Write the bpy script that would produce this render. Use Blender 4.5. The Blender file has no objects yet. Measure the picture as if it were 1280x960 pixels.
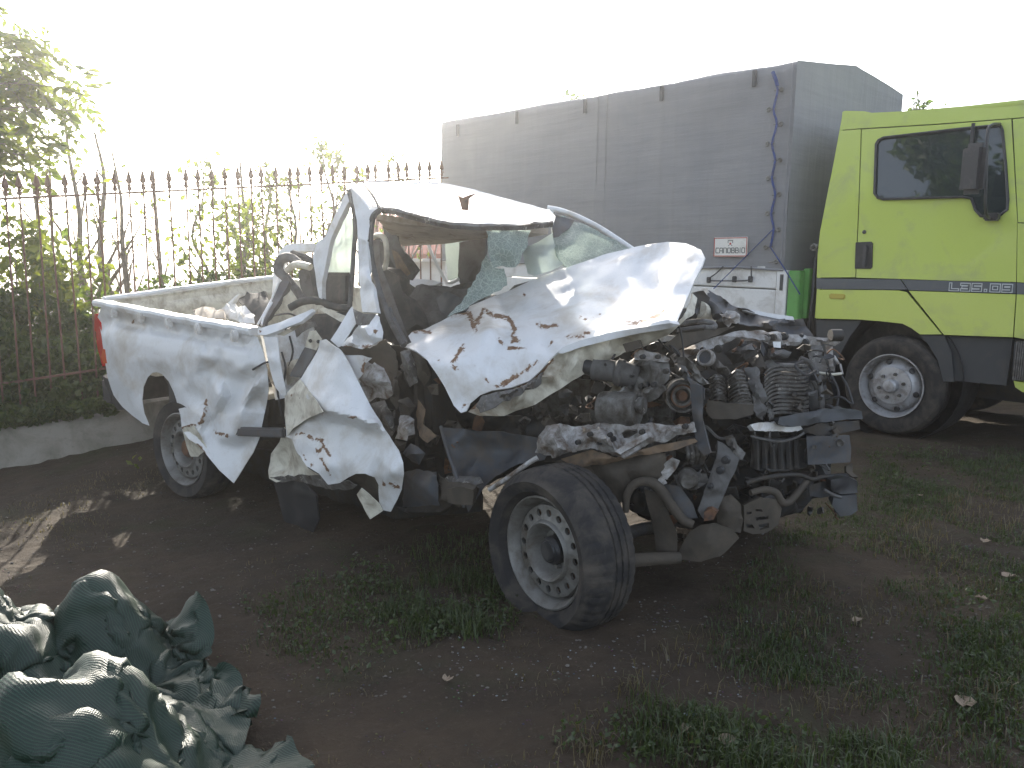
import bpy, bmesh, math, random
import numpy as np
from mathutils import Vector, Matrix, noise
from mathutils.geometry import delaunay_2d_cdt

random.seed(7); RNG = np.random.default_rng(7)
scene = bpy.context.scene
COL = scene.collection

# ------------------------------------------------------------------ camera
F, HOR, CAMH = 1030.0, 330.0, 1.46            # focal length in photo pixels, horizon row, lens height (m)
PITCH = math.atan((480 - HOR) / F)
cam = bpy.data.cameras.new('camera'); camo = bpy.data.objects.new('camera', cam); COL.objects.link(camo)
cam.sensor_width = 36; cam.lens = F / 1280 * 36; cam.clip_start = .05; cam.clip_end = 3000
camo.location = (0, 0, CAMH); camo.rotation_euler = (math.pi / 2 - PITCH, 0, 0)
scene.camera = camo

# ------------------------------------------------------------------ sky, sun, exposure
SUN_EL, SUN_AZ = math.radians(22.3), math.radians(-14.0)      # azimuth from +Y towards +X
world = bpy.data.worlds.new('World'); scene.world = world; world.use_nodes = True
wn = world.node_tree.nodes; wl = world.node_tree.links
sky = wn.new('ShaderNodeTexSky'); sky.sky_type = 'NISHITA'; sky.sun_disc = False
sky.sun_elevation = SUN_EL; sky.sun_rotation = SUN_AZ
sky.air_density = .8; sky.dust_density = 2.0; sky.ozone_density = 1.0
hs = wn.new('ShaderNodeHueSaturation'); hs.inputs['Saturation'].default_value = .56      # thin white veil of cloud over the whole sky
wl.new(sky.outputs[0], hs.inputs['Color']); wl.new(hs.outputs[0], wn['Background'].inputs[0]); wn['Background'].inputs[1].default_value = .15
sd = bpy.data.lights.new('sun', 'SUN'); sd.energy = 4.0; sd.angle = math.radians(.5); sd.color = (1, .925, .81)
so = bpy.data.objects.new('sun', sd); COL.objects.link(so)
SUN = Vector((math.sin(SUN_AZ) * math.cos(SUN_EL), math.cos(SUN_AZ) * math.cos(SUN_EL), math.sin(SUN_EL)))
so.rotation_euler = SUN.to_track_quat('Z', 'Y').to_euler(); so.location = SUN * 40
vs = scene.view_settings; vs.view_transform = 'Standard'; vs.look = 'None'; vs.gamma = 1; vs.exposure = 1.68
scene.cycles.max_bounces = 8; scene.cycles.transparent_max_bounces = 16
scene.cycles.sample_clamp_indirect = 4; scene.cycles.caustics_reflective = False; scene.cycles.caustics_refractive = False

# ------------------------------------------------------------------ measuring: photo pixel -> point in the yard
CP, SP = math.cos(PITCH), math.sin(PITCH)
def rays(px, py):
    px = np.asarray(px, float); py = np.asarray(py, float)
    u = (480 - py) / F
    return np.stack([(px - 640) / F, CP + u * SP, -SP + u * CP], -1)
EYE = np.array([0, 0, CAMH])
def hit(px, py, o, n):
    d = rays(px, py); t = ((np.asarray(o) - EYE) @ n) / (d @ n)
    return EYE + d * np.asarray(t)[..., None]
def ground_at(px, py, z=0.): return hit(px, py, np.array([0, 0, z]), np.array([0, 0, 1.]))
def at_y(px, py, y): return hit(px, py, np.array([0, y, 0.]), np.array([0, 1., 0]))
def unit(v): v = np.asarray(v, float); return v / np.linalg.norm(v)

# pickup frame: origin at rear near wheel contact, A forward, N towards its far side
WF, WO = ground_at(712, 768), ground_at(245, 628)
WA = unit(WF - WO); WN = np.array([-WA[1], WA[0], 0]); UP = np.array([0, 0, 1.])
def W(px, py, l):
    l = np.asarray(l, float); d = rays(px, py)
    t = ((WO - EYE) @ WN + l) / (d @ WN)
    return EYE + d * t[..., None]
def Wt(s, l, z): return WO + WA * s + WN * l + UP * z
# lorry frame
LO = ground_at(1108, 543)
LA = -unit(rays(-314, 302)); LN = unit(np.cross(UP, LA)); LN = LN if LN[1] > 0 else -LN
LU = np.cross(LA, LN); LU = LU if LU[2] > 0 else -LU
def L(px, py, l):
    l = np.asarray(l, float); d = rays(px, py)
    t = ((LO - EYE) @ LN + l) / (d @ LN)
    return EYE + d * t[..., None]
def Lt(s, l, z): return LO + LA * s + LN * l + LU * z
def Linv(P): q = np.asarray(P) - LO; return np.array([q @ LA, q @ LN, q @ LU])
def Winv(P): q = np.asarray(P) - WO; return np.array([q @ WA, q @ WN, q @ UP])
# fence line
FO = ground_at(0, 585); FD = unit(rays(2300, 140)); FN = unit(np.array([-FD[1], FD[0], 0]))
FH = FD / np.linalg.norm(FD[:2]); FS = FH[2]          # per horizontal metre
FHU = np.array([FH[0], FH[1], 0])
def Ft(t, perp, z): return FO + FHU * t + FN * perp + UP * (z + FS * t)

FWC = EYE + rays(682, 690) * (3.45 / (CP * CP + SP * SP))  # near front wheel hub
def smooth(a, b, x): x = np.clip((x - a) / (b - a), 0, 1); return x * x * (3 - 2 * x)
def gz(x, y):
    x = np.asarray(x, float); y = np.asarray(y, float)
    q = np.stack([x - FO[0], y - FO[1]], -1)
    t = q @ FHU[:2]; p = q @ FN[:2]
    slope = FS * np.clip(t, -6, 12)
    z = slope * smooth(-1.7, -.35, p) * (1 - smooth(6, 22, p))
    z = z + .24 * smooth(.0, .25, p) * (1 - smooth(4, 14, p)) - 1.8 * smooth(8, 40, p)
    # rut lip under the collapsed front wheel
    g = FWC[2] - .246
    z = z + max(g, 0) * np.exp(-(((x - FWC[0]) / .55) ** 2 + ((y - FWC[1]) / .5) ** 2))
    return z

# ------------------------------------------------------------------ mesh helpers
def link(o, parent=None):
    COL.objects.link(o)
    if parent is not None: o.parent = parent
    return o
def root_off(p):
    v = np.zeros(3)
    while p is not None: v += np.array(p.location); p = p.parent
    return v
def obj(name, V, Fc, mat, parent=None, smooth_ang=None, attr=None, local=False):
    V = np.asarray(V, float).reshape(-1, 3)
    if not local: V = V - root_off(parent)
    me = bpy.data.meshes.new(name); me.from_pydata(V.tolist(), [], [list(map(int, f)) for f in Fc])
    if smooth_ang is not None:
        me.polygons.foreach_set('use_smooth', [True] * len(me.polygons))
        me.set_sharp_from_angle(angle=smooth_ang)
    for m in (mat if isinstance(mat, (list, tuple)) else [mat]): me.materials.append(m)
    if attr is not None:
        for k, a in attr.items():
            at = me.attributes.new(k, 'FLOAT', 'POINT'); at.data.foreach_set('value', np.asarray(a, np.float32))
    me.update()
    return link(bpy.data.objects.new(name, me), parent)
def tag(o, label, cat, group=None, kind=None):
    if label: o['label'] = label
    if cat: o['category'] = cat
    if group: o['group'] = group
    if kind: o['kind'] = kind
    return o
def thing(name, loc, label, cat, group=None):
    o = bpy.data.objects.new(name, None); o.empty_display_size = .2; COL.objects.link(o); o.location = tuple(loc)
    return tag(o, label, cat, group)
def copy_tree(o, parent=None):
    c = o.copy(); COL.objects.link(c); c.parent = parent
    for ch in list(o.children): copy_tree(ch, c)
    return c

def frame(d):
    d = unit(d); a = np.array([0, 0, 1.]) if abs(d[2]) < .9 else np.array([1., 0, 0])
    u = unit(np.cross(d, a)); v = np.cross(d, u); return u, v
class MB:
    def __init__(s): s.V = []; s.F = []
    def add(s, V, Fc):
        b = len(s.V); s.V += [tuple(v) for v in V]; s.F += [[i + b for i in f] for f in Fc]; return s
    def box(s, c, ax, hs):
        c = np.asarray(c, float); X, Y, Z = [np.asarray(a, float) * h for a, h in zip(ax, hs)]
        V = [c + X * i + Y * j + Z * k for i in (-1, 1) for j in (-1, 1) for k in (-1, 1)]
        return s.add(V, [(0, 1, 3, 2), (4, 6, 7, 5), (0, 4, 5, 1), (2, 3, 7, 6), (0, 2, 6, 4), (1, 5, 7, 3)])
    def bevbox(s, c, ax, hs, b=.006):
        c = np.asarray(c, float); ax = [np.asarray(a, float) for a in ax]
        bm = bmesh.new(); bmesh.ops.create_cube(bm, size=2)
        for v in bm.verts: v.co = Vector((v.co.x * hs[0], v.co.y * hs[1], v.co.z * hs[2]))
        bmesh.ops.bevel(bm, geom=bm.edges[:] , offset=min(b, min(hs) * .9), segments=2, affect='EDGES')
        V = [c + ax[0] * v.co.x + ax[1] * v.co.y + ax[2] * v.co.z for v in bm.verts]
        Fc = [[v.index for v in f.verts] for f in bm.faces]; bm.free(); return s.add(V, Fc)
    def tube(s, pts, r, n=8, cap=True, flat=None):
        P = [np.asarray(p, float) for p in pts]; m = len(P)
        R = [r] * m if np.isscalar(r) else list(r)
        V = []; u = None
        for i in range(m):
            d = unit(P[min(i + 1, m - 1)] - P[max(i - 1, 0)] + 1e-9)
            if u is None: u, v = frame(d)
            else:
                u = unit(u - d * (u @ d)); v = np.cross(d, u)
            for k in range(n):
                a = 2 * math.pi * k / n; V.append(P[i] + (u * math.cos(a) + v * math.sin(a)) * R[i])
        Fc = [(i * n + k, i * n + (k + 1) % n, (i + 1) * n + (k + 1) % n, (i + 1) * n + k) for i in range(m - 1) for k in range(n)]
        if cap: Fc += [tuple(range(n))[::-1], tuple(range((m - 1) * n, m * n))]
        return s.add(V, Fc)
    def lathe(s, prof, o, d, n=32, closed=False, u=None):
        o = np.asarray(o, float); d = unit(d); uu, vv = frame(d); m = len(prof); V = []
        for r, x in prof:
            for k in range(n):
                a = 2 * math.pi * k / n; V.append(o + d * x + (uu * math.cos(a) + vv * math.sin(a)) * r)
        Fc = [(i * n + k, (i + 1) * n + k, (i + 1) * n + (k + 1) % n, i * n + (k + 1) % n) for i in range(m - 1) for k in range(n)]
        if closed: Fc += [((m - 1) * n + k, k, (k + 1) % n, (m - 1) * n + (k + 1) % n) for k in range(n)]
        return s.add(V, Fc)
    def prism(s, poly, vec):
        P = [np.asarray(p, float) for p in poly]; n = len(P); vec = np.asarray(vec, float)
        V = P + [p + vec for p in P]
        return s.add(V, [tuple(range(n)), tuple(range(2 * n - 1, n - 1, -1))] + [(i, i + n, (i + 1) % n + n, (i + 1) % n) for i in range(n)])
    def build(s, name, mat, parent=None, sm=.6, **k): return obj(name, s.V, s.F, mat, parent, sm, **k)

def spline(pts, n=6):
    P = [np.asarray(p, float) for p in pts]; out = []
    P = [2 * P[0] - P[1]] + P + [2 * P[-1] - P[-2]]
    for i in range(1, len(P) - 2):
        for k in range(n):
            t = k / n; a, b, c, d = P[i - 1:i + 3]
            out.append(.5 * (2 * b + (c - a) * t + (2 * a - 5 * b + 4 * c - d) * t * t + (3 * b - a - 3 * c + d) * t ** 3))
    out.append(P[-2]); return out

def inside(pts, poly):
    x, y = pts[:, 0], pts[:, 1]; r = np.zeros(len(pts), bool); n = len(poly)
    for i in range(n):
        x1, y1 = poly[i][:2]; x2, y2 = poly[(i + 1) % n][:2]
        if y1 == y2: continue
        c = ((y1 > y) != (y2 > y)) & (x < (x2 - x1) * (y - y1) / (y2 - y1) + x1); r ^= c
    return r
def seg_dist(p, a, b):
    a = np.asarray(a, float); b = np.asarray(b, float); d = b - a
    t = np.clip(((p - a) @ d) / (d @ d + 1e-9), 0, 1); return np.linalg.norm(p - (a + t[:, None] * d), axis=1)
def cdt(P, edges, poly, holes=()):
    r = delaunay_2d_cdt([Vector((float(a), float(b))) for a, b in P], edges, [], 0, 1e-4)
    V = np.array([(v.x, v.y) for v in r[0]]); Fc = np.array([f for f in r[2] if len(f) == 3])
    c = V[Fc].mean(1); k = inside(c, poly)
    for h in holes: k &= ~inside(c, h)
    return V, Fc[k], r[3]
def sheet_data(outline, inner, res, jag, smooth_it, holes=()):
    n = len(outline); C = np.array(list(outline) + list(inner), float)
    V, T, orig = cdt(C[:, :2], [(i, (i + 1) % n) for i in range(n)], outline)
    l = np.array([C[o[0], 2] if o else C[np.argmin(((C[:, :2] - V[i]) ** 2).sum(1)), 2] for i, o in enumerate(orig)])
    # fine points
    O = []
    for i in range(n):
        a, b = C[i, :2], C[(i + 1) % n, :2]; m = max(1, int(np.linalg.norm(b - a) / res)); nn = np.array([-(b - a)[1], (b - a)[0]]); nn = nn / (np.linalg.norm(nn) + 1e-9)
        for k in range(m):
            p = a + (b - a) * k / m
            if jag and k: p = p + nn * random.gauss(0, jag)
            O.append(p)
    O = np.array(O); no = len(O); E = [(i, (i + 1) % no) for i in range(no)]
    pts = [O]; base = no; HP = []
    for h in holes:
        h = np.array(h, float)[:, :2]; pts.append(h); E += [(base + i, base + (i + 1) % len(h)) for i in range(len(h))]; base += len(h); HP.append(h)
    mn, mx = O.min(0), O.max(0); gx, gy = np.meshgrid(np.arange(mn[0], mx[0], res), np.arange(mn[1], mx[1], res * .87))
    gx = gx + (np.arange(gx.shape[0]) % 2)[:, None] * res * .5
    G = np.stack([gx.ravel(), gy.ravel()], 1) + RNG.uniform(-.15, .15, (gx.size, 2)) * res
    k = inside(G, O)
    for i in range(no): k &= seg_dist(G, O[i], O[(i + 1) % no]) > res * .45
    for h in HP:
        k &= ~inside(G, h)
        for i in range(len(h)): k &= seg_dist(G, h[i], h[(i + 1) % len(h)]) > res * .4
    pts.append(G[k]); P = np.concatenate(pts)
    V2, T2, _ = cdt(P, E, O, HP)
    # interpolate l
    l2 = np.full(len(V2), np.nan); best = np.full(len(V2), 1e9)
    for t in T:
        a, b, c = V[t]; M = np.array([b - a, c - a]).T; det = np.linalg.det(M)
        if abs(det) < 1e-9: continue
        uv = (np.linalg.inv(M) @ (V2 - a).T).T; w = np.stack([1 - uv.sum(1), uv[:, 0], uv[:, 1]], 1)
        viol = np.maximum(0, -w.min(1)); m = viol < best; wc = np.clip(w, 0, 1); wc /= wc.sum(1, keepdims=True)
        l2[m] = (wc @ l[t])[m]; best[m] = viol[m]
    if smooth_it:
        nb = [set() for _ in V2]
        for t in T2:
            for i in range(3): nb[t[i]].add(t[(i + 1) % 3]); nb[t[i]].add(t[(i + 2) % 3])
        ia = np.concatenate([[i] * len(s) for i, s in enumerate(nb)]).astype(int); ib = np.concatenate([list(s) for s in nb]).astype(int)
        cnt = np.bincount(ia, minlength=len(V2)).clip(1)
        for _ in range(smooth_it): l2 = .5 * l2 + .5 * np.bincount(ia, l2[ib], minlength=len(V2)) / cnt
    return V2, T2, l2
def vnormals(P, T):
    fn = np.cross(P[T[:, 1]] - P[T[:, 0]], P[T[:, 2]] - P[T[:, 0]]); N = np.zeros_like(P)
    for i in range(3): np.add.at(N, T[:, i], fn)
    return N / (np.linalg.norm(N, axis=1, keepdims=True) + 1e-12)
def solid(P, T, N, th):
    n = len(P); V = np.concatenate([P, P - N * th]); Fc = [tuple(t) for t in T] + [(t[0] + n, t[2] + n, t[1] + n) for t in T]
    e = {}
    for t in T:
        for i in range(3): e[(t[i], t[(i + 1) % 3])] = 1
    Fc += [(b, a, a + n, b + n) for (a, b) in e if (b, a) not in e]
    return V, Fc
def crumple(P, amp, freq, seed):
    o = np.zeros(len(P))
    for i, p in enumerate(P):
        v = Vector((p[0] * freq + seed, p[1] * freq, p[2] * freq))
        o[i] = (abs(noise.noise(v)) * 1.6 - .4) + .45 * noise.noise(v * 2.7)
    return o * amp
_seed = [0]
def panel(name, outline, mat, parent, inner=(), fn=W, res=7, sm=1, amp=.005, freq=7, thick=.004, jag=0, holes=(), rust=None, ang=.7):
    """a piece of sheet: outline and control points are (photo x, photo y, distance from the near side); faceted, dented, given thickness"""
    _seed[0] += 3.7
    V2, T2, l = sheet_data(outline, inner, res, jag, sm, holes)
    P = fn(V2[:, 0], V2[:, 1], l)
    N = vnormals(P, T2); c = P.mean(0)
    flip = ((N * (EYE - P)).sum(1).sum() < 0)
    if flip: T2 = T2[:, ::-1]; N = -N
    if amp: P = P + N * crumple(P, amp, freq, _seed[0])[:, None]; N = vnormals(P, T2)
    V, Fc = solid(P, T2, N, thick)
    at = None
    if rust is not None:
        r = np.zeros(len(V2))
        for line, w in rust:
            d = np.full(len(V2), 1e9)
            for a, b in zip(line[:-1], line[1:]): d = np.minimum(d, seg_dist(V2, a, b))
            r = np.maximum(r, np.exp(-(d / w) ** 2))
        at = {'rust': np.concatenate([r, r])}
    return obj(name, V, Fc, mat, parent, ang, attr=at)
def strip(name, pts, w, mat, parent, fn=W, thick=.004, n=5, **k):
    """a bent flat strip along photo points (x, y, l), w pixels wide"""
    P = spline(pts, n); W_ = w if not np.isscalar(w) else [w] * len(pts); ww = np.interp(np.linspace(0, 1, len(P)), np.linspace(0, 1, len(W_)), W_)
    a, b = [], []
    for i, p in enumerate(P):
        d = P[min(i + 1, len(P) - 1)] - P[max(i - 1, 0)]; nn = np.array([-d[1], d[0]]); nn = nn / (np.linalg.norm(nn) + 1e-9) * ww[i] / 2
        a.append((p[0] + nn[0], p[1] + nn[1], p[2])); b.append((p[0] - nn[0], p[1] - nn[1], p[2]))
    return panel(name, a + b[::-1], mat, parent, fn=fn, thick=thick, **k)
def pipe(name, pts, r, mat, parent, fn=W, n=8, m=5, rings=0):
    P = [fn(*p) for p in pts]; S = spline(P, m); R = r if np.isscalar(r) else np.interp(np.linspace(0, 1, len(S)), np.linspace(0, 1, len(r)), r)
    if rings: S = spline(P, rings * 4); R = [(r if np.isscalar(r) else r[0]) * (1 + .16 * math.sin(i * math.pi / 2)) for i in range(len(S))]
    return MB().tube(S, R, n).build(name, mat, parent, 1.0)

# ------------------------------------------------------------------ materials
def newmat(name):
    m = bpy.data.materials.new(name); m.use_nodes = True; nt = m.node_tree; return m, nt, nt.nodes, nt.links, nt.nodes['Principled BSDF']
def nz(N, Lk, scale, detail=6, rough=.6, co=None, dist=0):
    t = N.new('ShaderNodeTexNoise'); t.inputs['Scale'].default_value = scale; t.inputs['Detail'].default_value = detail; t.inputs['Roughness'].default_value = rough; t.inputs['Distortion'].default_value = dist
    if co is not None: Lk.new(co, t.inputs['Vector'])
    return t.outputs['Fac']
def ramp(N, Lk, src, a, b, ca=(0, 0, 0, 1), cb=(1, 1, 1, 1)):
    r = N.new('ShaderNodeValToRGB'); r.color_ramp.elements[0].position = a; r.color_ramp.elements[1].position = b
    r.color_ramp.elements[0].color = ca; r.color_ramp.elements[1].color = cb; Lk.new(src, r.inputs[0]); return r.outputs[0]
def mix(N, Lk, fac, a, b, mode='MIX'):
    m = N.new('ShaderNodeMix'); m.data_type = 'RGBA'; m.blend_type = mode
    if isinstance(fac, float): m.inputs[0].default_value = fac
    else: Lk.new(fac, m.inputs[0])
    for i, c in ((6, a), (7, b)):
        if isinstance(c, tuple): m.inputs[i].default_value = (*c, 1) if len(c) == 3 else c
        else: Lk.new(c, m.inputs[i])
    return m.outputs[2]
def math_(N, Lk, op, a, b=None):
    m = N.new('ShaderNodeMath'); m.operation = op
    for i, c in enumerate((a, b)):
        if c is None: continue
        if isinstance(c, (int, float)): m.inputs[i].default_value = c
        else: Lk.new(c, m.inputs[i])
    return m.outputs[0]
def bump(N, Lk, src, strength, dist=.01):
    b = N.new('ShaderNodeBump'); b.inputs['Strength'].default_value = strength; b.inputs['Distance'].default_value = dist; Lk.new(src, b.inputs['Height']); return b.outputs[0]
def worn(name, base, dirt=(.18, .14, .1), amt=.5, rough=.45, metal=0., scale=6, edge=None, bumps=.15, fine=60, coat=0., rust=False, spec=.5):
    """base colour with blotches and specks of dirt of their own shape, fine relief; optional torn-paint rust from the 'rust' attribute"""
    m, nt, N, Lk, B = newmat(name); co = N.new('ShaderNodeTexCoord').outputs['Object']
    n1 = nz(N, Lk, scale, 8, .65, co, .4); n2 = nz(N, Lk, fine, 5, .7, co)
    f = ramp(N, Lk, n1, .62 - .3 * amt, .80 - .18 * amt); f2 = ramp(N, Lk, n2, .56, .8)
    c = mix(N, Lk, f, base, dirt)
    sp = math_(N, Lk, 'MULTIPLY', f2, .6 * amt); c = mix(N, Lk, sp, c, tuple(x * .5 for x in dirt))
    if edge: c = mix(N, Lk, ramp(N, Lk, nz(N, Lk, scale * 2.3, 8, .7, co, 1.2), .58, .64), c, edge)
    rr = rough
    if rust:
        a = N.new('ShaderNodeAttribute'); a.attribute_name = 'rust'
        n3 = nz(N, Lk, 26, 8, .7, co, .8)
        s = math_(N, Lk, 'ADD', a.outputs['Fac'], math_(N, Lk, 'MULTIPLY', math_(N, Lk, 'SUBTRACT', n3, .52), 2.6))
        k = ramp(N, Lk, s, .50, .58); k2 = ramp(N, Lk, s, .30, .46)
        c = mix(N, Lk, math_(N, Lk, 'MULTIPLY', k2, .45), c, (.42, .36, .3))
        c = mix(N, Lk, k, c, mix(N, Lk, ramp(N, Lk, nz(N, Lk, 70, 4, .7, co), .4, .65), (.13, .065, .033), (.24, .15, .09)))
        rm = N.new('ShaderNodeMapRange'); Lk.new(k, rm.inputs[0]); rm.inputs[3].default_value = rough; rm.inputs[4].default_value = .85
        rr = rm.outputs[0]
    Lk.new(c, B.inputs['Base Color'])
    if isinstance(rr, float): 
        rm = N.new('ShaderNodeMapRange'); Lk.new(f, rm.inputs[0]); rm.inputs[3].default_value = rough; rm.inputs[4].default_value = min(1, rough + .3); rr = rm.outputs[0]
    Lk.new(rr, B.inputs['Roughness']); B.inputs['Metallic'].default_value = metal; B.inputs['Specular IOR Level'].default_value = spec
    if coat: B.inputs['Coat Weight'].default_value = coat; B.inputs['Coat Roughness'].default_value = .08
    if bumps: Lk.new(bump(N, Lk, math_(N, Lk, 'ADD', n2, n1), bumps, .004), B.inputs['Normal'])
    return m
M = {}
M['paint'] = worn('white_paint', (.66, .665, .66), (.46, .42, .36), .5, .42, scale=4, coat=.12, rust=True, bumps=.04, spec=.4)
M['paint_dirty'] = worn('white_paint_dirty', (.74, .74, .72), (.36, .3, .23), .75, .42, scale=9, bumps=.12, rust=True)
M['inner'] = worn('cream_inner_paint', (.60, .57, .47), (.25, .2, .14), .6, .55, scale=9, bumps=.15, rust=True)
M['greymetal'] = worn('grey_torn_metal', (.15, .146, .138), (.07, .058, .045), .85, .55, .3, scale=12, edge=(.30, .28, .25), bumps=.3)
M['alu'] = worn('cast_aluminium', (.17, .165, .152), (.065, .054, .042), .9, .5, .4, scale=14, bumps=.35)
M['whitemetal'] = worn('scraped_white_apron', (.40, .395, .38), (.11, .08, .055), .9, .5, .1, scale=16, edge=(.26, .24, .22), bumps=.3)
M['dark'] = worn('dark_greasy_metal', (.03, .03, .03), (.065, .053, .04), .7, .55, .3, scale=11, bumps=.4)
M['brown'] = worn('muddy_brown_metal', (.06, .05, .038), (.1, .082, .062), .7, .8, .1, scale=9, bumps=.5)
M['rusty'] = worn('rusty_metal', (.17, .085, .045), (.09, .06, .045), .7, .85, .2, scale=18, bumps=.5)
M['black'] = worn('black_plastic', (.022, .022, .024), (.07, .065, .06), .45, .45, scale=10, bumps=.1)
M['bluegrey'] = worn('blue_grey_paint', (.052, .056, .063), (.085, .072, .06), .7, .5, scale=12, bumps=.2)
M['rubber'] = worn('tyre_rubber', (.022, .021, .021), (.085, .073, .06), .62, .8, scale=7, bumps=.3, spec=.3)
M['steel'] = worn('silver_steel_rim', (.19, .185, .17), (.10, .085, .065), .6, .5, .3, scale=9, bumps=.15)
M['lorryrim'] = worn('grey_steel_rim', (.40, .405, .415), (.17, .15, .13), .6, .4, .3, scale=9, bumps=.1)
M['trim'] = worn('grey_trim', (.095, .092, .087), (.06, .052, .045), .6, .7, scale=12)
M['liner'] = worn('beige_headliner', (.42, .36, .29), (.22, .17, .12), .5, .9, scale=8)
M['seat'] = worn('dark_seat_cloth', (.05, .048, .045), (.1, .09, .075), .5, .95, scale=14, bumps=.4)
M['orange'] = worn('stained_brown_trim', (.17, .115, .07), (.09, .075, .06), .6, .8, scale=20)
M['lime'] = worn('lime_green_paint', (.46, .545, .105), (.36, .39, .15), .35, .28, scale=2.5, coat=.25, bumps=.02, fine=90)
M['green'] = worn('mid_green_paint', (.11, .31, .075), (.09, .17, .06), .4, .4, scale=4)
M['boards'] = worn('white_dropside', (.72, .72, .70), (.42, .4, .36), .5, .45, scale=4, bumps=.05)
M['darkgrey'] = worn('dark_grey_plastic', (.042, .045, .048), (.075, .07, .065), .4, .55, scale=6, bumps=.1)
M['stripe'] = worn('grey_stripe', (.085, .095, .105), (.12, .12, .11), .3, .4, scale=6, bumps=.02)
M['letter'] = worn('pale_lettering', (.5, .53, .52), (.4, .4, .38), .2, .4)
M['sign'] = worn('white_sign', (.7, .69, .64), (.5, .48, .42), .4, .4)
M['red'] = worn('red_print', (.4, .05, .04), (.3, .08, .06), .3, .5)
M['ink'] = worn('dark_print', (.04, .05, .05), (.08, .08, .08), .3, .5)
M['rope'] = worn('blue_rope', (.03, .06, .2), (.05, .05, .07), .5, .8, scale=30)
M['wire'] = worn('dark_wire', (.03, .03, .03), (.06, .05, .05), .5, .6, scale=30)
M['iron'] = worn('rusty_iron_bar', (.13, .07, .05), (.19, .10, .06), .7, .8, .2, scale=15, bumps=.3)
M['concrete'] = worn('weathered_concrete', (.27, .25, .21), (.13, .12, .09), .7, .9, scale=4, bumps=.6, fine=35)
M['bark'] = worn('pale_bark', (.2, .16, .12), (.1, .08, .06), .6, .9, scale=12, bumps=.5)
M['roof'] = worn('red_roof_tile', (.38, .09, .05), (.25, .1, .07), .4, .7, scale=8)
M['wallw'] = worn('white_render', (.7, .69, .66), (.5, .48, .44), .4, .8, scale=3)
M['cloth'] = worn('white_crumpled_cloth', (.68, .67, .64), (.45, .42, .36), .45, .9, scale=7, bumps=.3)

def tarp_mat(name, col, dirt):
    m, nt, N, Lk, B = newmat(name); co = N.new('ShaderNodeTexCoord').outputs['Object']
    n1 = nz(N, Lk, 1.3, 8, .6, co, .5); mp = N.new('ShaderNodeMapping'); mp.inputs['Scale'].default_value = (.5, .5, 7); Lk.new(co, mp.inputs[0])
    n2 = nz(N, Lk, 2.2, 6, .6, mp.outputs[0])
    mp2 = N.new('ShaderNodeMapping'); mp2.inputs['Scale'].default_value = (9, 9, .35); Lk.new(co, mp2.inputs[0]); n3 = nz(N, Lk, 1.4, 5, .6, mp2.outputs[0])
    c = mix(N, Lk, ramp(N, Lk, n1, .35, .75), col, dirt); c = mix(N, Lk, math_(N, Lk, 'MULTIPLY', ramp(N, Lk, n2, .45, .75), .35), c, tuple(x * .72 for x in col))
    c = mix(N, Lk, math_(N, Lk, 'MULTIPLY', ramp(N, Lk, n3, .5, .75), .3), c, tuple(x * .7 for x in dirt))
    Lk.new(c, B.inputs['Base Color']); B.inputs['Roughness'].default_value = .62
    w = nz(N, Lk, 140, 3, .6, co); Lk.new(bump(N, Lk, math_(N, Lk, 'ADD', math_(N, Lk, 'MULTIPLY', w, .3), math_(N, Lk, 'ADD', n2, n3)), .45, .015), B.inputs['Normal'])
    return m
M['canvas'] = tarp_mat('grey_canvas', (.20, .205, .215), (.255, .25, .245))

def glass_mat(name, tint, alpha, rough=.05, crack=0., frost=(.5, .55, .5)):
    m, nt, N, Lk, B = newmat(name); co = N.new('ShaderNodeTexCoord').outputs['Object']
    B.inputs['Base Color'].default_value = (*tint, 1); B.inputs['Roughness'].default_value = rough; B.inputs['IOR'].default_value = 1.45
    tr = N.new('ShaderNodeBsdfTransparent'); tr.inputs[0].default_value = (.85, .95, .9, 1)
    ms = N.new('ShaderNodeMixShader'); out = N['Material Output']; Lk.new(tr.outputs[0], ms.inputs[1]); Lk.new(B.outputs[0], ms.inputs[2]); Lk.new(ms.outputs[0], out.inputs[0])
    ms.inputs[0].default_value = alpha
    if crack:
        v = N.new('ShaderNodeTexVoronoi'); v.feature = 'DISTANCE_TO_EDGE'; v.inputs['Scale'].default_value = 34; Lk.new(co, v.inputs[0])
        v2 = N.new('ShaderNodeTexVoronoi'); v2.feature = 'DISTANCE_TO_EDGE'; v2.inputs['Scale'].default_value = 150; Lk.new(co, v2.inputs[0])
        k = math_(N, Lk, 'MAXIMUM', ramp(N, Lk, v.outputs[0], .0, .05, (1, 1, 1, 1), (0, 0, 0, 1)), math_(N, Lk, 'MULTIPLY', ramp(N, Lk, v2.outputs[0], .0, .12, (1, 1, 1, 1), (0, 0, 0, 1)), ramp(N, Lk, nz(N, Lk, 5, 4, .6, co), .35, .6)))
        k = math_(N, Lk, 'MULTIPLY', k, crack)
        Lk.new(mix(N, Lk, k, tint, frost), B.inputs['Base Color'])
        Lk.new(math_(N, Lk, 'ADD', math_(N, Lk, 'MULTIPLY', k, 1 - alpha), alpha), ms.inputs[0])
        Lk.new(bump(N, Lk, k, .5, .003), B.inputs['Normal'])
        tb = N.new('ShaderNodeBsdfTranslucent'); tb.inputs[0].default_value = (*frost, 1); ad = N.new('ShaderNodeMixShader'); ad.inputs[0].default_value = .4
        Lk.new(B.outputs[0], ad.inputs[1]); Lk.new(tb.outputs[0], ad.inputs[2]); Lk.new(ad.outputs[0], ms.inputs[2])
    return m
M['shatter'] = glass_mat('shattered_windscreen', (.26, .32, .30), .55, .25, .85, (.55, .60, .57))
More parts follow.
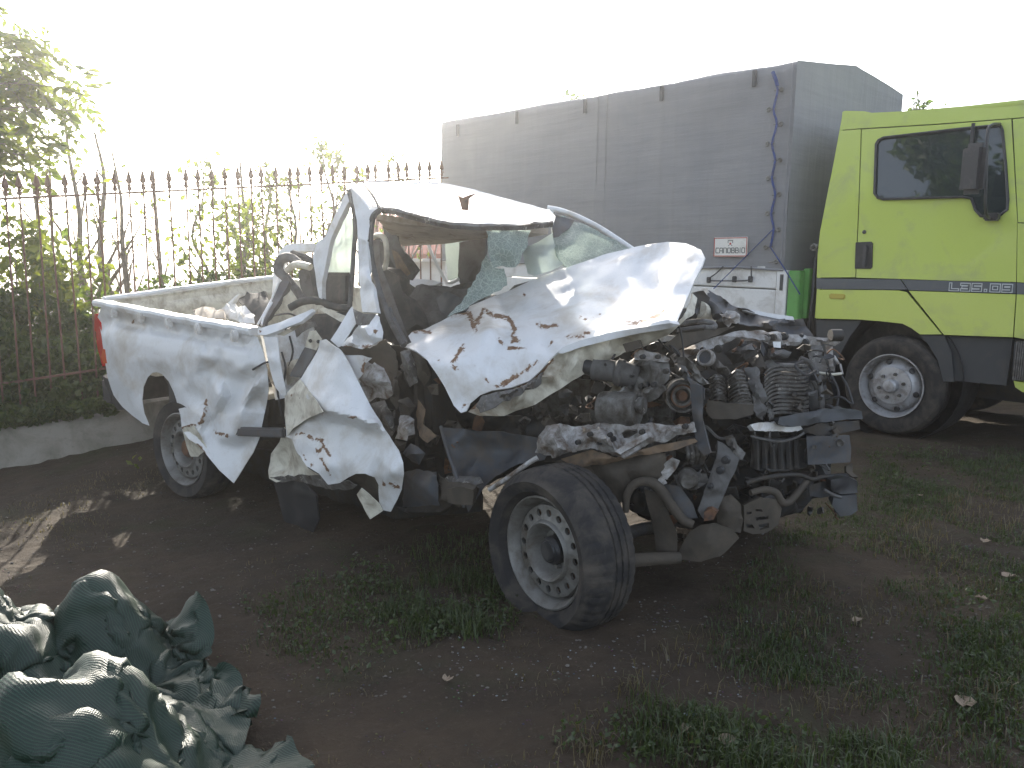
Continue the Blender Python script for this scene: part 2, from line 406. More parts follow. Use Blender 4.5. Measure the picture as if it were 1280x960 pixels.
M['frost'] = glass_mat('frosted_sheet', (.55, .6, .58), .8, .5, .35, (.62, .66, .62))
M['pane'] = glass_mat('cab_window_glass', (.015, .028, .032), .80, .02); M['pane'].node_tree.nodes['Principled BSDF'].inputs['IOR'].default_value = 1.9
M['redlens'] = glass_mat('red_lens', (.5, .012, .012), .97, .1)
M['amber'] = glass_mat('amber_lens', (.5, .07, .015), .97, .1); M['yellowlens'] = glass_mat('yellow_lens', (.42, .36, .06), .97, .15)

def leaf_mat(name, a, b, trans=.5):
    m, nt, N, Lk, B = newmat(name); g = N.new('ShaderNodeNewGeometry'); rp = N.new('ShaderNodeValToRGB')
    rp.color_ramp.elements[0].color = (*a, 1); rp.color_ramp.elements[1].color = (*b, 1)
    co = N.new('ShaderNodeTexCoord').outputs['Object']; n1 = nz(N, Lk, 1.7, 3, .6, co)
    s = math_(N, Lk, 'ADD', math_(N, Lk, 'MULTIPLY', g.outputs['Random Per Island'], .7), math_(N, Lk, 'MULTIPLY', math_(N, Lk, 'SUBTRACT', n1, .35), .9)); Lk.new(s, rp.inputs[0])
    Lk.new(rp.outputs[0], B.inputs['Base Color']); B.inputs['Roughness'].default_value = .45
    t = N.new('ShaderNodeBsdfTranslucent'); Lk.new(mix(N, Lk, 1.0, rp.outputs[0], (1.7, 1.8, .8), 'MULTIPLY'), t.inputs[0])
    ms = N.new('ShaderNodeMixShader'); ms.inputs[0].default_value = trans; Lk.new(B.outputs[0], ms.inputs[1]); Lk.new(t.outputs[0], ms.inputs[2]); Lk.new(ms.outputs[0], N['Material Output'].inputs[0])
    return m
M['leaf'] = leaf_mat('yellow_green_leaves', (.05, .085, .02), (.17, .18, .03))
M['ivy'] = leaf_mat('ivy_leaves', (.02, .045, .012), (.09, .125, .03), .5)
M['grass'] = leaf_mat('grass_blades', (.028, .042, .014), (.07, .095, .032), .3)
M['dry'] = leaf_mat('dry_grass', (.075, .062, .035), (.14, .11, .065), .3)
M['deadleaf'] = worn('dead_leaf', (.26, .2, .14), (.12, .08, .05), .5, .8, scale=30)
M['pebble'] = worn('pebble', (.15, .135, .115), (.08, .065, .055), .6, .9, scale=40)
M['glassbit'] = worn('glass_crumb', (.25, .28, .29), (.1, .1, .1), .5, .2, scale=40)

def ground_mat():
    m, nt, N, Lk, B = newmat('damp_soil'); co = N.new('ShaderNodeTexCoord').outputs['Object']
    n1 = nz(N, Lk, .9, 8, .6, co, .6); n2 = nz(N, Lk, 7, 8, .7, co); n3 = nz(N, Lk, 45, 6, .75, co)
    v = N.new('ShaderNodeTexVoronoi'); v.inputs['Scale'].default_value = 55; Lk.new(co, v.inputs[0])
    c = mix(N, Lk, ramp(N, Lk, n1, .35, .68), (.038, .028, .019), (.075, .054, .035))
    c = mix(N, Lk, math_(N, Lk, 'MULTIPLY', ramp(N, Lk, n2, .45, .75), .6), c, (.034, .027, .02))
    c = mix(N, Lk, math_(N, Lk, 'MULTIPLY', ramp(N, Lk, n3, .56, .72), .55), c, (.125, .10, .072))
    peb = math_(N, Lk, 'MULTIPLY', ramp(N, Lk, v.outputs['Distance'], .12, .3, (1, 1, 1, 1), (0, 0, 0, 1)), ramp(N, Lk, n2, .52, .62))
    c = mix(N, Lk, math_(N, Lk, 'MULTIPLY', peb, .6), c, mix(N, Lk, .25, (.11, .095, .08), v.outputs['Color']))
    gr = ramp(N, Lk, nz(N, Lk, 1.4, 6, .6, co, .3), .54, .7); c = mix(N, Lk, math_(N, Lk, 'MULTIPLY', gr, .45), c, (.04, .055, .02))
    Lk.new(c, B.inputs['Base Color']); B.inputs['Roughness'].default_value = .92; B.inputs['Specular IOR Level'].default_value = .25
    h = math_(N, Lk, 'ADD', math_(N, Lk, 'ADD', n2, math_(N, Lk, 'MULTIPLY', n3, .5)), math_(N, Lk, 'MULTIPLY', peb, .5))
    Lk.new(bump(N, Lk, h, .8, .03), B.inputs['Normal'])
    return m
M['ground'] = ground_mat()

# ------------------------------------------------------------------ ground
def build_ground():
    def axis(a, b, st, far):
        core = list(np.arange(a, b, st)); lo, hi = [], []; d, x = st, a
        while x > -far: d *= 1.25; x -= d; lo.append(x)
        d, x = st, core[-1]
        while x < far: d *= 1.25; x += d; hi.append(x)
        return np.array(lo[::-1] + core + hi)
    xs = axis(-4.6, 4.6, .04, 900); ys = axis(1.2, 9, .04, 900)
    X, Y = np.meshgrid(xs, ys); Z = gz(X, Y); fine = np.exp(-((np.maximum(abs(X) - 5, 0) + np.maximum(abs(Y - 5) - 5, 0)) / 2))
    R = np.zeros_like(Z)
    for i in np.ndindex(Z.shape):
        if fine[i] > .02:
            v = Vector((X[i], Y[i], 0)); R[i] = .030 * noise.fractal(v * 1.3, .8, 2.1, 4) + .010 * noise.noise(v * 7) + .012 * noise.noise(v * 17)
    Z = Z + R * fine
    ny, nx = Z.shape; V = np.stack([X, Y, Z], -1).reshape(-1, 3)
    I = np.arange(ny * nx).reshape(ny, nx); Q = np.stack([I[:-1, :-1], I[:-1, 1:], I[1:, 1:], I[1:, :-1]], -1).reshape(-1, 4)
    g = obj('ground', V, Q, M['ground'], None, 3.0); g['kind'] = 'structure'
build_ground()
def gh(x, y):
    v = Vector((x, y, 0)); return float(gz(x, y)) + .030 * noise.fractal(v * 1.3, .8, 2.1, 4) + .010 * noise.noise(v * 7)

# ------------------------------------------------------------------ low wall and spear-topped fence
def build_wall():
    V = []; Fc = []; ts = np.arange(-2.8, 3.9, .12); n = len(ts)
    prof = [(-.02, -.25), (-.015, .02), (0, .12), (.0, .285), (.02, .305), (.26, .31), (.28, .29), (.28, -.25)]
    for t in ts:
        for (p, z) in prof:
            v = Ft(t, p, z); k = .012 * noise.noise(Vector(v * 4)) + .006 * noise.noise(Vector(v * 13)); V.append(v + FN * k + UP * k * .7)
    m = len(prof)
    for i in range(n - 1):
        for j in range(m - 1): Fc.append((i * m + j, (i + 1) * m + j, (i + 1) * m + j + 1, i * m + j + 1))
    r = thing('retaining_wall', Ft(0, 0, 0), 'low weathered concrete wall under the iron fence', 'wall')
    obj('wall_body', V, Fc, M['concrete'], r, .5)
build_wall()

def build_fence():
    r = thing('spear_top_fence', Ft(0, .13, .3), 'tall rusty iron fence with spear tips on the low wall', 'fence')
    P = .13
    for z in (.59, 1.905):
        mb = MB()
        for k in range(4): pass
        mb.box(Ft(.55, P, z), (FH, FN, np.cross(FH, FN)), (3.22, .012, .0075)); mb.build('rail', M['iron'], r)
    # one bar, shared by all
    b = MB()
    b.tube([(0, 0, .28), (0, 0, 1.0), (0, 0, 1.93)], .0075, 6)
    b.tube([(0, 0, 1.925), (0, 0, 1.95)], .017, 8)
    f = MB(); f.lathe([(.001, 2.09), (.007, 2.06), (.022, 2.005), (.024, 1.99), (.009, 1.972), (.014, 1.955), (.008, 1.945)], (0, 0, 0), (0, 0, 1), 8)
    for s in (-1, 1): f.tube([(0, 0, 1.95), (s * .018, 0, 1.965), (s * .026, 0, 1.955)], [.006, .005, .003], 5)
    bar0 = obj('bar', b.V, b.F, M['iron'], r, .8, local=True); fin0 = obj('finial', f.V, f.F, M['iron'], bar0, .8, local=True)
    base = Ft(0, .13, .3); yaw = math.atan2(FHU[1], FHU[0])
    t0 = .16; i = 0
    for k in range(-27, 35):
        t = t0 + k * .1033; o = bar0 if i == 0 else bar0.copy(); 
        if i: COL.objects.link(o); fc = fin0.copy(); COL.objects.link(fc); fc.parent = o
        o.location = tuple(Ft(t, .13, 0) - base)
        o.rotation_euler = (random.gauss(0, .008), random.gauss(0, .008), yaw + random.gauss(0, .05)); i += 1
build_fence()

# ------------------------------------------------------------------ vegetation
def leaf_quads(C, size, nrm=None, aspect=.55, droop=.3):
    """small folded leaves (4 triangles) at the centres C"""
    C = np.asarray(C); n = len(C)
    d = RNG.normal(size=(n, 3)); d[:, 2] -= droop; d /= np.linalg.norm(d, axis=1, keepdims=True)
    u = np.cross(d, RNG.normal(size=(n, 3))); u /= np.linalg.norm(u, axis=1, keepdims=True); w = np.cross(d, u)
    s = (size * RNG.uniform(.6, 1.3, n))[:, None]
    a = C - d * s * .5; b = C + d * s * .5; c = C + u * s * aspect * .5 + w * s * .12 + d * s * .05; e = C - u * s * aspect * .5 + w * s * .12 + d * s * .05
    V = np.stack([a, c, b, e], 1).reshape(-1, 3); I = np.arange(n)[:, None] * 4
    Fc = np.concatenate([I + [0, 1, 2], I + [0, 2, 3]])
    return V, Fc
def ivy():
    """hedge mass spilling through the fence at the left"""
    C = []
    def blob(px, py, perp, r, n, flat=.8):
        o = hit(px, py, Ft(0, perp, 0), FN)
        q = RNG.normal(size=(n, 3)); q /= np.linalg.norm(q, axis=1, keepdims=True); q *= RNG.uniform(.55, 1, (n, 1)) ** .5
        C.append(o + q * r * np.array([1, flat, .8]))
    for px, py, perp, r, n in [(-40, 440, .6, .45, 2000), (10, 475, .45, .40, 2200), (60, 465, .5, .36, 2000), (100, 460, .6, .34, 1600), (20, 510, .3, .25, 1500), (70, 495, .3, .28, 1700), (115, 475, .35, .3, 1700), (-30, 505, .3, .3, 1300), (150, 455, .7, .34, 1300),
                               (35, 405, .9, .36, 1300), (95, 422, .9, .30, 1100), (150, 425, 1.0, .28, 900), (-20, 400, .9, .34, 1200), (200, 420, 1.1, .26, 700), (250, 410, 1.2, .28, 700), (300, 402, 1.3, .28, 700), (350, 395, 1.4, .30, 800), (400, 395, 1.5, .3, 700), (450, 388, 1.6, .3, 700), (180, 450, .7, .3, 900), (500, 388, 1.6, .3, 700), (560, 388, 1.6, .3, 600), (120, 390, 1.6, .3, 300), (210, 372, 1.7, .3, 260), (270, 370, 1.7, .3, 300), (330, 365, 1.8, .3, 300), (390, 362, 1.9, .3, 300)]:
        blob(px, py, perp, r, n)
    for px in range(-60, 140, 6):
        blob(px, 525 + .2 * random.uniform(-20, 14) - px * .13, -.01, .07, 60, .5)
    C = np.concatenate(C); k = np.array([c[2] > gz(c[0], c[1]) + .01 for c in C])
    V, Fc = leaf_quads(C[k], np.full(k.sum(), .06), droop=.5, aspect=.8)
    o = obj('ivy_hedge', V, Fc, M['ivy'], None); tag(o, 'tangled green ivy and brambles growing behind and through the iron fence', 'hedge', kind='stuff')
    # yellowish flowering weeds above it
ivy()

def branch_tree(name, label, base, top, r0, nl, leaf, lsize, seed, spread=.5, group=None, lmat='leaf', leaf_from=.4, upright=.7, limbs=7):
    rs = random.Random(seed); nr = np.random.default_rng(seed)
    base = np.asarray(base, float); top = np.asarray(top, float); H = np.linalg.norm(top - base)
    t = thing(name, base, label, 'tree', group)
    mid = [base + (top - base) * k + np.array([rs.gauss(0, .05), rs.gauss(0, .05), 0]) * H * (k * (1 - k) * 2) for k in np.linspace(0, 1, 6)]
    S = spline(mid, 4); R = np.linspace(r0, r0 * .2, len(S)); mb = MB(); mb.tube(S, R, 7); C = []
    lb = MB()
    for i in range(limbs):
        k = rs.uniform(.25, .95); p = S[int(k * (len(S) - 1))]; a = rs.uniform(0, 6.28); ln = H * spread * rs.uniform(.4, 1) * (1.1 - k)
        d = unit([math.cos(a), math.sin(a), upright * 1.5]); q = [p, p + d * ln * .5 + np.array([0, 0, .05 * ln]), p + d * ln + np.array([0, 0, .22 * ln])]
        qs = spline(q, 4); lb.tube(qs, np.linspace(r0 * (1 - k) * .6 + .004, .003, len(qs)), 5)
        for m in range(3):
            s = qs[rs.randrange(2, len(qs))]; e = s + unit(nr.normal(size=3) + np.array([0, 0, .6])) * ln * .35
            lb.tube([s, (s + e) / 2 + nr.normal(size=3) * .02, e], [.005, .004, .002], 4)
            C += [s + (e - s) * u + nr.normal(size=3) * lsize * .8 for u in nr.uniform(0, 1.1, int(leaf))]
        if k > leaf_from: C += [qs[int(u * (len(qs) - 1))] + nr.normal(size=3) * lsize for u in nr.uniform(.4, 1, int(leaf * 1.5))]
    mb.build('trunk', M['bark'], t); lb.build('limb', M['bark'], t)
    if C:
        V, Fc = leaf_quads(np.array(C), np.full(len(C), lsize)); obj('crown', V, Fc, M[lmat], t)
    return t
def fence_tree(name, label, px, ptop, pytop, y, r0, leaf, lsize, seed, **k):
    """foot behind the fence, standing at distance y; px/ptop: photo columns of foot and tip"""
    b = at_y(px, 400, y); b[2] = float(gz(b[0], b[1])) - .05
    return branch_tree(name, label, b, at_y(ptop, pytop, y + random.uniform(-.2, .2)), r0, 0, leaf * .8, lsize * .8, seed, **k)
G = 'bare young trees behind the fence'
for i, (px, pt, pyt, y, r, lf) in enumerate([(42, 30, 120, 8.6, .03, 3), (88, 60, 150, 8.2, .028, 3), (122, 78, 130, 8.8, .05, 2), (150, 118, 165, 9.2, .06, 2), (165, 140, 190, 8.8, .045, 2), (205, 190, 185, 9.6, .028, 2), (262, 250, 190, 9.4, .03, 5), (308, 300, 200, 9.8, .055, 7), (335, 330, 195, 10.2, .04, 8), (372, 352, 190, 9.7, .035, 9), (430, 400, 158, 10.6, .035, 8), (405, 420, 180, 11.4, .03, 7), (505, 490, 165, 11.6, .035, 11), (470, 455, 190, 11.2, .03, 6)]):
    lab = ['thin bare sapling behind the fence, leftmost by the leafy bough', 'slim forked sapling behind the fence between the far left bars', 'leaning bare trunk behind the fence left of the pickup tail', 'thick leaning bare trunk behind the fence above the tail lamp', 'bare sapling right beside the thick leaning trunk behind the fence', 'straight thin sapling behind the fence over the bed rail', 'yellowing sapling behind the fence over the middle of the bed', 'stout pale trunk with yellow leaves behind the tailgate', 'leafy pale sapling just right of the stout pale trunk', 'yellow leaved sapling behind the fence near the broken cab frame', 'tall light leaved sapling behind the cab corner', 'thin distant sapling behind the cab corner sapling', 'bushy tipped sapling above the cab roof beside the canvas', 'short sapling behind the spear tips over the cab roof'][i]
    fence_tree('bare_tree', lab, px, pt, pyt, y, r, lf, .10, 40 + i, group=G, upright=.9, limbs=9, spread=.45)

def leafy_bough_tree():
    """tree with long feathery compound leaves entering the picture at upper left"""
    b = at_y(-150, 400, 8.0); b[2] = float(gz(b[0], b[1])) - .1; top = at_y(-60, -40, 7.8)
    t = thing('feathery_leaf_tree', b, 'tree with long feathery yellow-green leaves at the upper left', 'tree')
    S = spline([b, (b + top) / 2 + np.array([.1, 0, 0]), top], 6); MB().tube(S, np.linspace(.09, .04, len(S)), 8).build('trunk', M['bark'], t)
    lb = MB(); V = []; Fc = []; nr = np.random.default_rng(5)
    tips = [(10, 20), (45, 45), (40, 72), (110, 98), (95, 122), (100, 138), (70, 170), (55, 195), (30, 215), (20, 110), (5, 150), (15, 180), (-20, 60), (-25, 130), (60, 118), (40, 140), (5, 90), (-10, 190), (50, 100), (28, 60), (75, 108), (35, 165)]
    for i, (px, py) in enumerate(tips):
        e = at_y(px - 8, py, 7.6 + nr.uniform(-.5, .5)); o = at_y(-70, py + 30, 7.8); m = (o + e) / 2 + np.array([0, 0, .12])
        bs = spline([o, m, e], 5); lb.tube(bs, np.linspace(.014, .004, len(bs)), 5)
        for q in range(6):
            p = bs[nr.integers(3, len(bs))]; d = unit([nr.uniform(.0, 1), nr.normal() * .6, nr.uniform(-.5, .35)]); ln = nr.uniform(.28, .5)
            rc = spline([p, p + d * ln * .5 + [0, 0, .03], p + d * ln + [0, 0, -.09]], 5); lb.tube(rc, .0025, 4)
            side = unit(np.cross(d, [0, 0, 1]))
            for j in range(1, len(rc)):
                for s in (-1, 1):
                    c = rc[j]; dd = unit(side * s + d * .45 + np.array([0, 0, -.45]) + nr.normal(size=3) * .15); l = nr.uniform(.09, .14); w = unit(np.cross(dd, nr.normal(size=3) + UP)) * l * .19
                    k = len(V); V += [c, c + dd * l * .4 + w, c + dd * l, c + dd * l * .4 - w]; Fc += [(k, k + 1, k + 2), (k, k + 2, k + 3)]
    lb.build('bough', M['bark'], t); obj('crown', V, Fc, M['leaf'], t)
leafy_bough_tree()
def yellow_shrub(px, py, y, r, n, label, seed):
    nr = np.random.default_rng(seed); c = at_y(px, py, y); b = c.copy(); b[2] = float(gz(b[0], b[1])) - .03
    t = thing('yellow_shrub', b, label, 'shrub', 'yellow-green shrubs behind the fence')
    mb = MB(); C = []
    for i in range(14):
        e = c + nr.normal(size=3) * r * np.array([.7, .5, .75]); q = spline([b, (b + e) / 2 + nr.normal(size=3) * .05, e], 4); mb.tube(q, np.linspace(.012, .003, len(q)), 5)
        C += [e + nr.normal(size=3) * r * .3 for _ in range(n // 14)]
    mb.build('stem', M['bark'], t); V, Fc = leaf_quads(np.array(C), np.full(len(C), .095)); obj('crown', V, Fc, M['leaf'], t)
yellow_shrub(25, 320, 6.9, .34, 700, 'bushy yellow-green shrub behind the fence at the far left', 1)
yellow_shrub(70, 345, 7.1, .26, 420, 'smaller yellow-green shrub right of the bushy one behind the fence', 2)
yellow_shrub(275, 305, 8.7, .36, 420, 'sparse yellowing shrub behind the fence over the middle of the bed', 3)
yellow_shrub(320, 335, 9.2, .34, 380, 'sparse yellowing shrub behind the fence left of the broken cab frame', 4)
G2 = 'treetops showing over the canvas'
for i, (px, py, y, lb) in enumerate([(716, 98, 17, 'single twig of a tree showing above the canvas, leftmost'), (768, 106, 17.5, 'tiny treetop just clearing the canvas roof, second from left'), (815, 98, 18, 'small treetop above the canvas left of its highest corner'), (838, 92, 18.5, 'treetop twigs nearest the highest corner of the canvas'), (1146, 112, 15, 'dark treetop between the canvas and the green cab roof')]):
    tp = at_y(px, py, y); b = tp.copy(); b[2] = -.3
    branch_tree('distant_tree', lb, b, tp, .05, 0, 10, .13, 90 + i, group=G2, lmat='ivy', spread=.16, limbs=10, leaf_from=.85)

# ------------------------------------------------------------------ far building with a red roof, seen through the cab
def far_house():
    y = 17.0; a = at_y(470, 322, y); b = at_y(640, 322, y)
    base = np.array([(a[0] + b[0]) / 2, y, float(gz(a[0], y)) - .3])
    r = thing('red_roofed_house', base, 'distant white house with a red ribbed roof seen through the cab', 'house')
    w = (b[0] - a[0]) / 2; zt = a[2]
    m = MB(); m.box((base[0], y + 2, (zt + base[2]) / 2), np.eye(3), (w, 2, (zt - base[2]) / 2)); m.build('wall', M['wallw'], r)
    n = 22; x0 = base[0] - w - .3; dx = (2 * w + .6) / n; pitch = unit([0, 1, .42])
    side = unit(np.cross([1, 0, 0], pitch)); t0 = None
    for i in range(n):
        mb = MB(); mb.box(np.array([x0 + (i + .5) * dx, y - .3, zt + .02]) + pitch * 1.2, ((1, 0, 0), pitch, side), (dx * .38, 1.2, .06)); mb.build('roof_tile', M['roof'], r)
    mb = MB(); mb.box(np.array([base[0], y - .3, zt - .06]) + pitch * 1.2, ((1, 0, 0), pitch, side), (w + .3, 1.19, .03)); mb.build('roof_deck', M['wallw'], r)
far_house()

# ------------------------------------------------------------------ covered lorry
lorry = thing('covered_lorry', LO, 'lime green lorry with a grey canvas covered load box', 'lorry')
def lp(px, py, l=0): return Linv(L(px, py, l))
def build_box():
    s1 = lp(997, 74)[0]; s0 = lp(552, 153)[0]; z1 = (lp(997, 74)[2] + lp(552, 153)[2]) / 2; z0 = lp(984, 338)[2]
    wd = 2.25; zr = z1 + .12; zf = lp(960, 393)[2]
    r = lorry
    # canvas: side grid wraps over gabled roof; slight sag and ripples
    ss = np.linspace(s0, s1, 70); prof = [(0, z) for z in np.linspace(z0, z1 - .03, 30)] + [(.015, z1 - .008), (.04, z1 + .003)] + [(l, z1 + (zr - z1) * (l / (wd / 2))) for l in np.linspace(.12, wd / 2, 8)] 
    prof = prof + [(wd - l, z) for l, z in prof[::-1][1:]]
    V = []; m = len(prof); bows = np.linspace(s0 + .5, s1 - .25, 5)
    for s in ss:
        for l, z in prof:
            q = Vector((s * 1.4, l * 1.4, z * 1.4)); k = .022 * noise.noise(q * .9) + .007 * noise.noise(q * 3) + .012 * (z < z0 + .3) * noise.noise(q * 2.2)
            k -= .008 * max(math.exp(-((s - b) / .05) ** 2) for b in bows) - .003 * math.exp(-((z - z0 - .75) / .03) ** 2) - .003 * math.exp(-((z - z0 - 1.35) / .03) ** 2)
            sd = -1 if l < wd / 2 else 1
            V.append(Lt(s, l + sd * k * (z < z1) , z + (k if z >= z1 else 0)))
    Fc = [(i * m + j, (i + 1) * m + j, (i + 1) * m + j + 1, i * m + j + 1) for i in range(len(ss) - 1) for j in range(m - 1)]
    cv = obj('canvas_cover', V, Fc, M['canvas'], r, .9)
    for s, nm in ((s1, 'canvas_front'), (s0, 'canvas_back')):
        V = []; rows = 30; cols = 26; sg = 1 if s == s1 else -1
        for i in range(rows):
            for j in range(cols):
                l = wd * j / (cols - 1); zt = z1 + (zr - z1) * (1 - abs(l / (wd / 2) - 1)); z = z0 + (zt - z0) * i / (rows - 1)
                q = Vector((l * 1.6, z * 1.6, 3)); k = .02 * noise.noise(q) + .008 * noise.noise(q * 3)
                e = min(j, cols - 1 - j, rows - 1 - i) / 3.; V.append(Lt(s + sg * k * min(1, e), l, z))
        obj(nm, V, [(i * cols + j, i * cols + j + 1, (i + 1) * cols + j + 1, (i + 1) * cols + j) for i in range(rows - 1) for j in range(cols - 1)], M['canvas'], r, .9)
    # vertical seams / hems
    for px, dl in ((985, .012), (746, .006), (757, .006)):
        p = lp(px, 200); mb = MB(); mb.tube([Lt(p[0], -dl, z) for z in np.linspace(z0, z1 - .02, 12)], .006, 6); mb.build('seam', M['canvas'], r)
    mb = MB(); mb.tube([Lt(s, -.014, z0 + .01 + .008 * math.sin(s * 7)) for s in np.linspace(s0, s1, 60)], .013, 6); mb.build('hem', M['canvas'], r)
    # strap loops near the top edge
    for px, py in ((572, 163), (646, 147), (731, 133), (827, 117), (943, 98)):
        p = L(px, py, -.015); mb = MB(); mb.bevbox(p, (LA, LN, LU), (.022, .008, .075), .004); mb.build('strap_loop', M['darkgrey'], r)
    # zigzag lacing and eyelets
    Z = [(966, 92), (972, 112), (967, 137), (971, 155), (965, 180), (969, 200), (965, 223), (969, 243), (964, 267), (967, 287), (963, 309)]
    mb = MB(); mb.tube(spline([L(x, y, -.03) for x, y in Z], 3), .011, 7); lc = mb.build('lacing', M['rope'], r)
    mb = MB(); mb.tube([L(966, 90, -.035), L(970, 100, -.04), L(972, 108, -.035)], .017, 7); mb.build('rope_end', M['rope'], lc)
    e0 = None
    for x, y, sd in ((977, 112, 1), (961, 137, -1), (976, 155, 1), (959, 180, -1), (975, 200, 1), (960, 223, -1), (974, 243, 1), (959, 267, -1), (973, 287, 1), (957, 309, -1), (970, 327, 1)):
        p = L(x, y, -.022); mb = MB(); mb.lathe([(.006, -.004), (.018, -.008), (.024, 0), (.018, .006), (.006, .004)], p, LN, 12)
        mb.tube([p, L(x - sd * 9, y + (1 if sd > 0 else -1), -.03)], .0055, 5); mb.build('eyelet', M['steel'], r)
    pipe('tie_rope', [(966, 287, -.035), (930, 323, -.05), (892, 361, -.08)], .005, M['rope'], r, fn=L)
    pipe('tie_rope', [(963, 309, -.035), (980, 335, -.06), (1000, 368, -.03)], .006, M['rope'], r, fn=L)
    pipe('bungee', [(904, 333, -.03), (896, 341, -.04), (886, 350, -.04), (910, 351, -.05), (936, 350, -.04), (939, 341, -.04), (939, 333, -.03)], .006, M['wire'], r, fn=L, m=4)
    for x, y in ((886, 350), (918, 349), (938, 349), (850, 350), (800, 352), (740, 353), (680, 354), (620, 355)):
        mb = MB(); mb.bevbox(L(x, y, -.03), (LA, LN, LU), (.02, .015, .03), .005); mb.build('tie_hook', M['darkgrey'], r)
    # drop side boards, posts
    zs = [z0 - .02, (z0 + zf) / 2 + .03, zf]; sp = lp(970, 360)[0]
    for (sa, sb) in ((s0 + .06, (s0 + sp) / 2 - .03), ((s0 + sp) / 2 + .03, sp)):
        for a, b in ((zs[1] + .006, zs[0] + .06), (zs[2], zs[1] - .006)):
            mb = MB(); mb.bevbox(Lt((sa + sb) / 2, .03, (a + b) / 2), (LA, LN, LU), ((sb - sa) / 2, .022, (b - a) / 2), .008); mb.build('dropside_board', M['boards'], r)
    for px0, px1, mt, nm, dz in ((970, 984, 'boards', 'corner_post', 0), (985, 1000, 'green', 'headboard_post', .02)):
        a = lp(px0, 365); b = lp(px1, 365); mb = MB(); mb.bevbox(Lt((a[0] + b[0]) / 2, .03, (zf - .02 + z0 - .01) / 2), (LA, LN, LU), ((b[0] - a[0]) / 2 - .004, .045, (z0 - .01 - zf + .04) / 2), .006); o = mb.build(nm, M[mt], r)
        if nm == 'corner_post':
            p = lp(978, 353); mb = MB(); mb.box(Lt(p[0], -.014, p[2]), (LA, LN, LU), (.016, .006, .075)); mb.build('latch_slot', M['darkgrey'], o)
    mb = MB(); mb.box(Lt(sp - .02, .032, (s0 * 0 + zf + z0) / 2), (LA, LN, LU), (.004, .03, (z0 - zf) / 2)); 
    a = lp(1000, 365); mb = MB(); mb.bevbox(Lt(a[0] + .0, wd / 2, (zf + z0) / 2), (LA, LN, LU), (.03, wd / 2 - .09, (z0 - zf) / 2 + .02), .006); mb.build('headboard', M['green'], r)
    mb = MB(); mb.bevbox(Lt((s0 + sp) / 2, wd - .03, (zf + z0) / 2), (LA, LN, LU), ((sp - s0) / 2, .022, (z0 - zf) / 2), .008); mb.build('dropside_board', M['boards'], r)
    mb = MB(); mb.bevbox(Lt((s0 + s1) / 2, wd / 2, zf - .06), (LA, LN, LU), ((s1 - s0) / 2, wd / 2 - .02, .05), .008); mb.build('load_floor', M['darkgrey'], r)
    for l in (.62, wd - .62):
        mb = MB(); mb.bevbox(Lt((s0 + 1.2) / 2, l, .72), (LA, LN, LU), ((1.2 - s0) / 2, .04, .10), .01); mb.build('chassis_rail', M['dark'], r)
    # gear behind the cab
    a = lp(1010, 350); rs = random.Random(3)
    mb = MB(); mb.bevbox(Lt(a[0], .75, 1.2), (LA, LN, LU), (.07, .55, .38), .02); mb.build('air_intake', M['black'], r)
    for i in range(5): 
        s = a[0] + rs.uniform(-.05, .05); mb = MB(); mb.tube(spline([Lt(s, .12 + .06 * i, .75), Lt(s + .03, .1 + .05 * i, 1.1), Lt(s - .02, .2 + .05 * i, 1.5 + .05 * i)], 5), .018, 6); mb.build('hose', M['black'], r)
    return s0, s1, z0
bs0, bs1, bz0 = build_box()

def glyph_ribbon(lines, w, o, X, Y, Nn, off, th, name, mat, parent):
    """stroke lettering as thin raised ribbons"""
    mb = MB()
    for ln in lines:
        P = [np.asarray(o) + X * a + Y * b + Nn * off for a, b in ln]; n = len(P); A = []; B = []
        closed = np.allclose(P[0], P[-1])
        for i in range(n):
            p0 = P[i - 1] if i else (P[-2] if closed else P[0] - (P[1] - P[0])); p1 = P[(i + 1)] if i < n - 1 else (P[1] if closed else P[-1] + (P[-1] - P[-2]))
            t1 = unit(P[i] - p0); t2 = unit(p1 - P[i]); t = unit(t1 + t2); nn = np.cross(Nn, t); k = w / 2 / max(.5, float(np.cross(Nn, t1) @ nn))
            e = (t1 * w / 2 if not closed else 0) * ((i == n - 1) - (i == 0)) 
            A.append(P[i] + nn * k + e); B.append(P[i] - nn * k + e)
        V = A + B; V = V + [v + Nn * th for v in V]; m = 2 * n; Fc = []
        for i in range(n - 1):
            Fc += [(i, i + 1, n + i + 1, n + i), (m + i, m + n + i, m + n + i + 1, m + i + 1), (i, m + i, m + i + 1, i + 1), (n + i, n + i + 1, m + n + i + 1, m + n + i)]
        mb.add(V, Fc)
    return mb.build(name, mat, parent, None)
c_ = .12
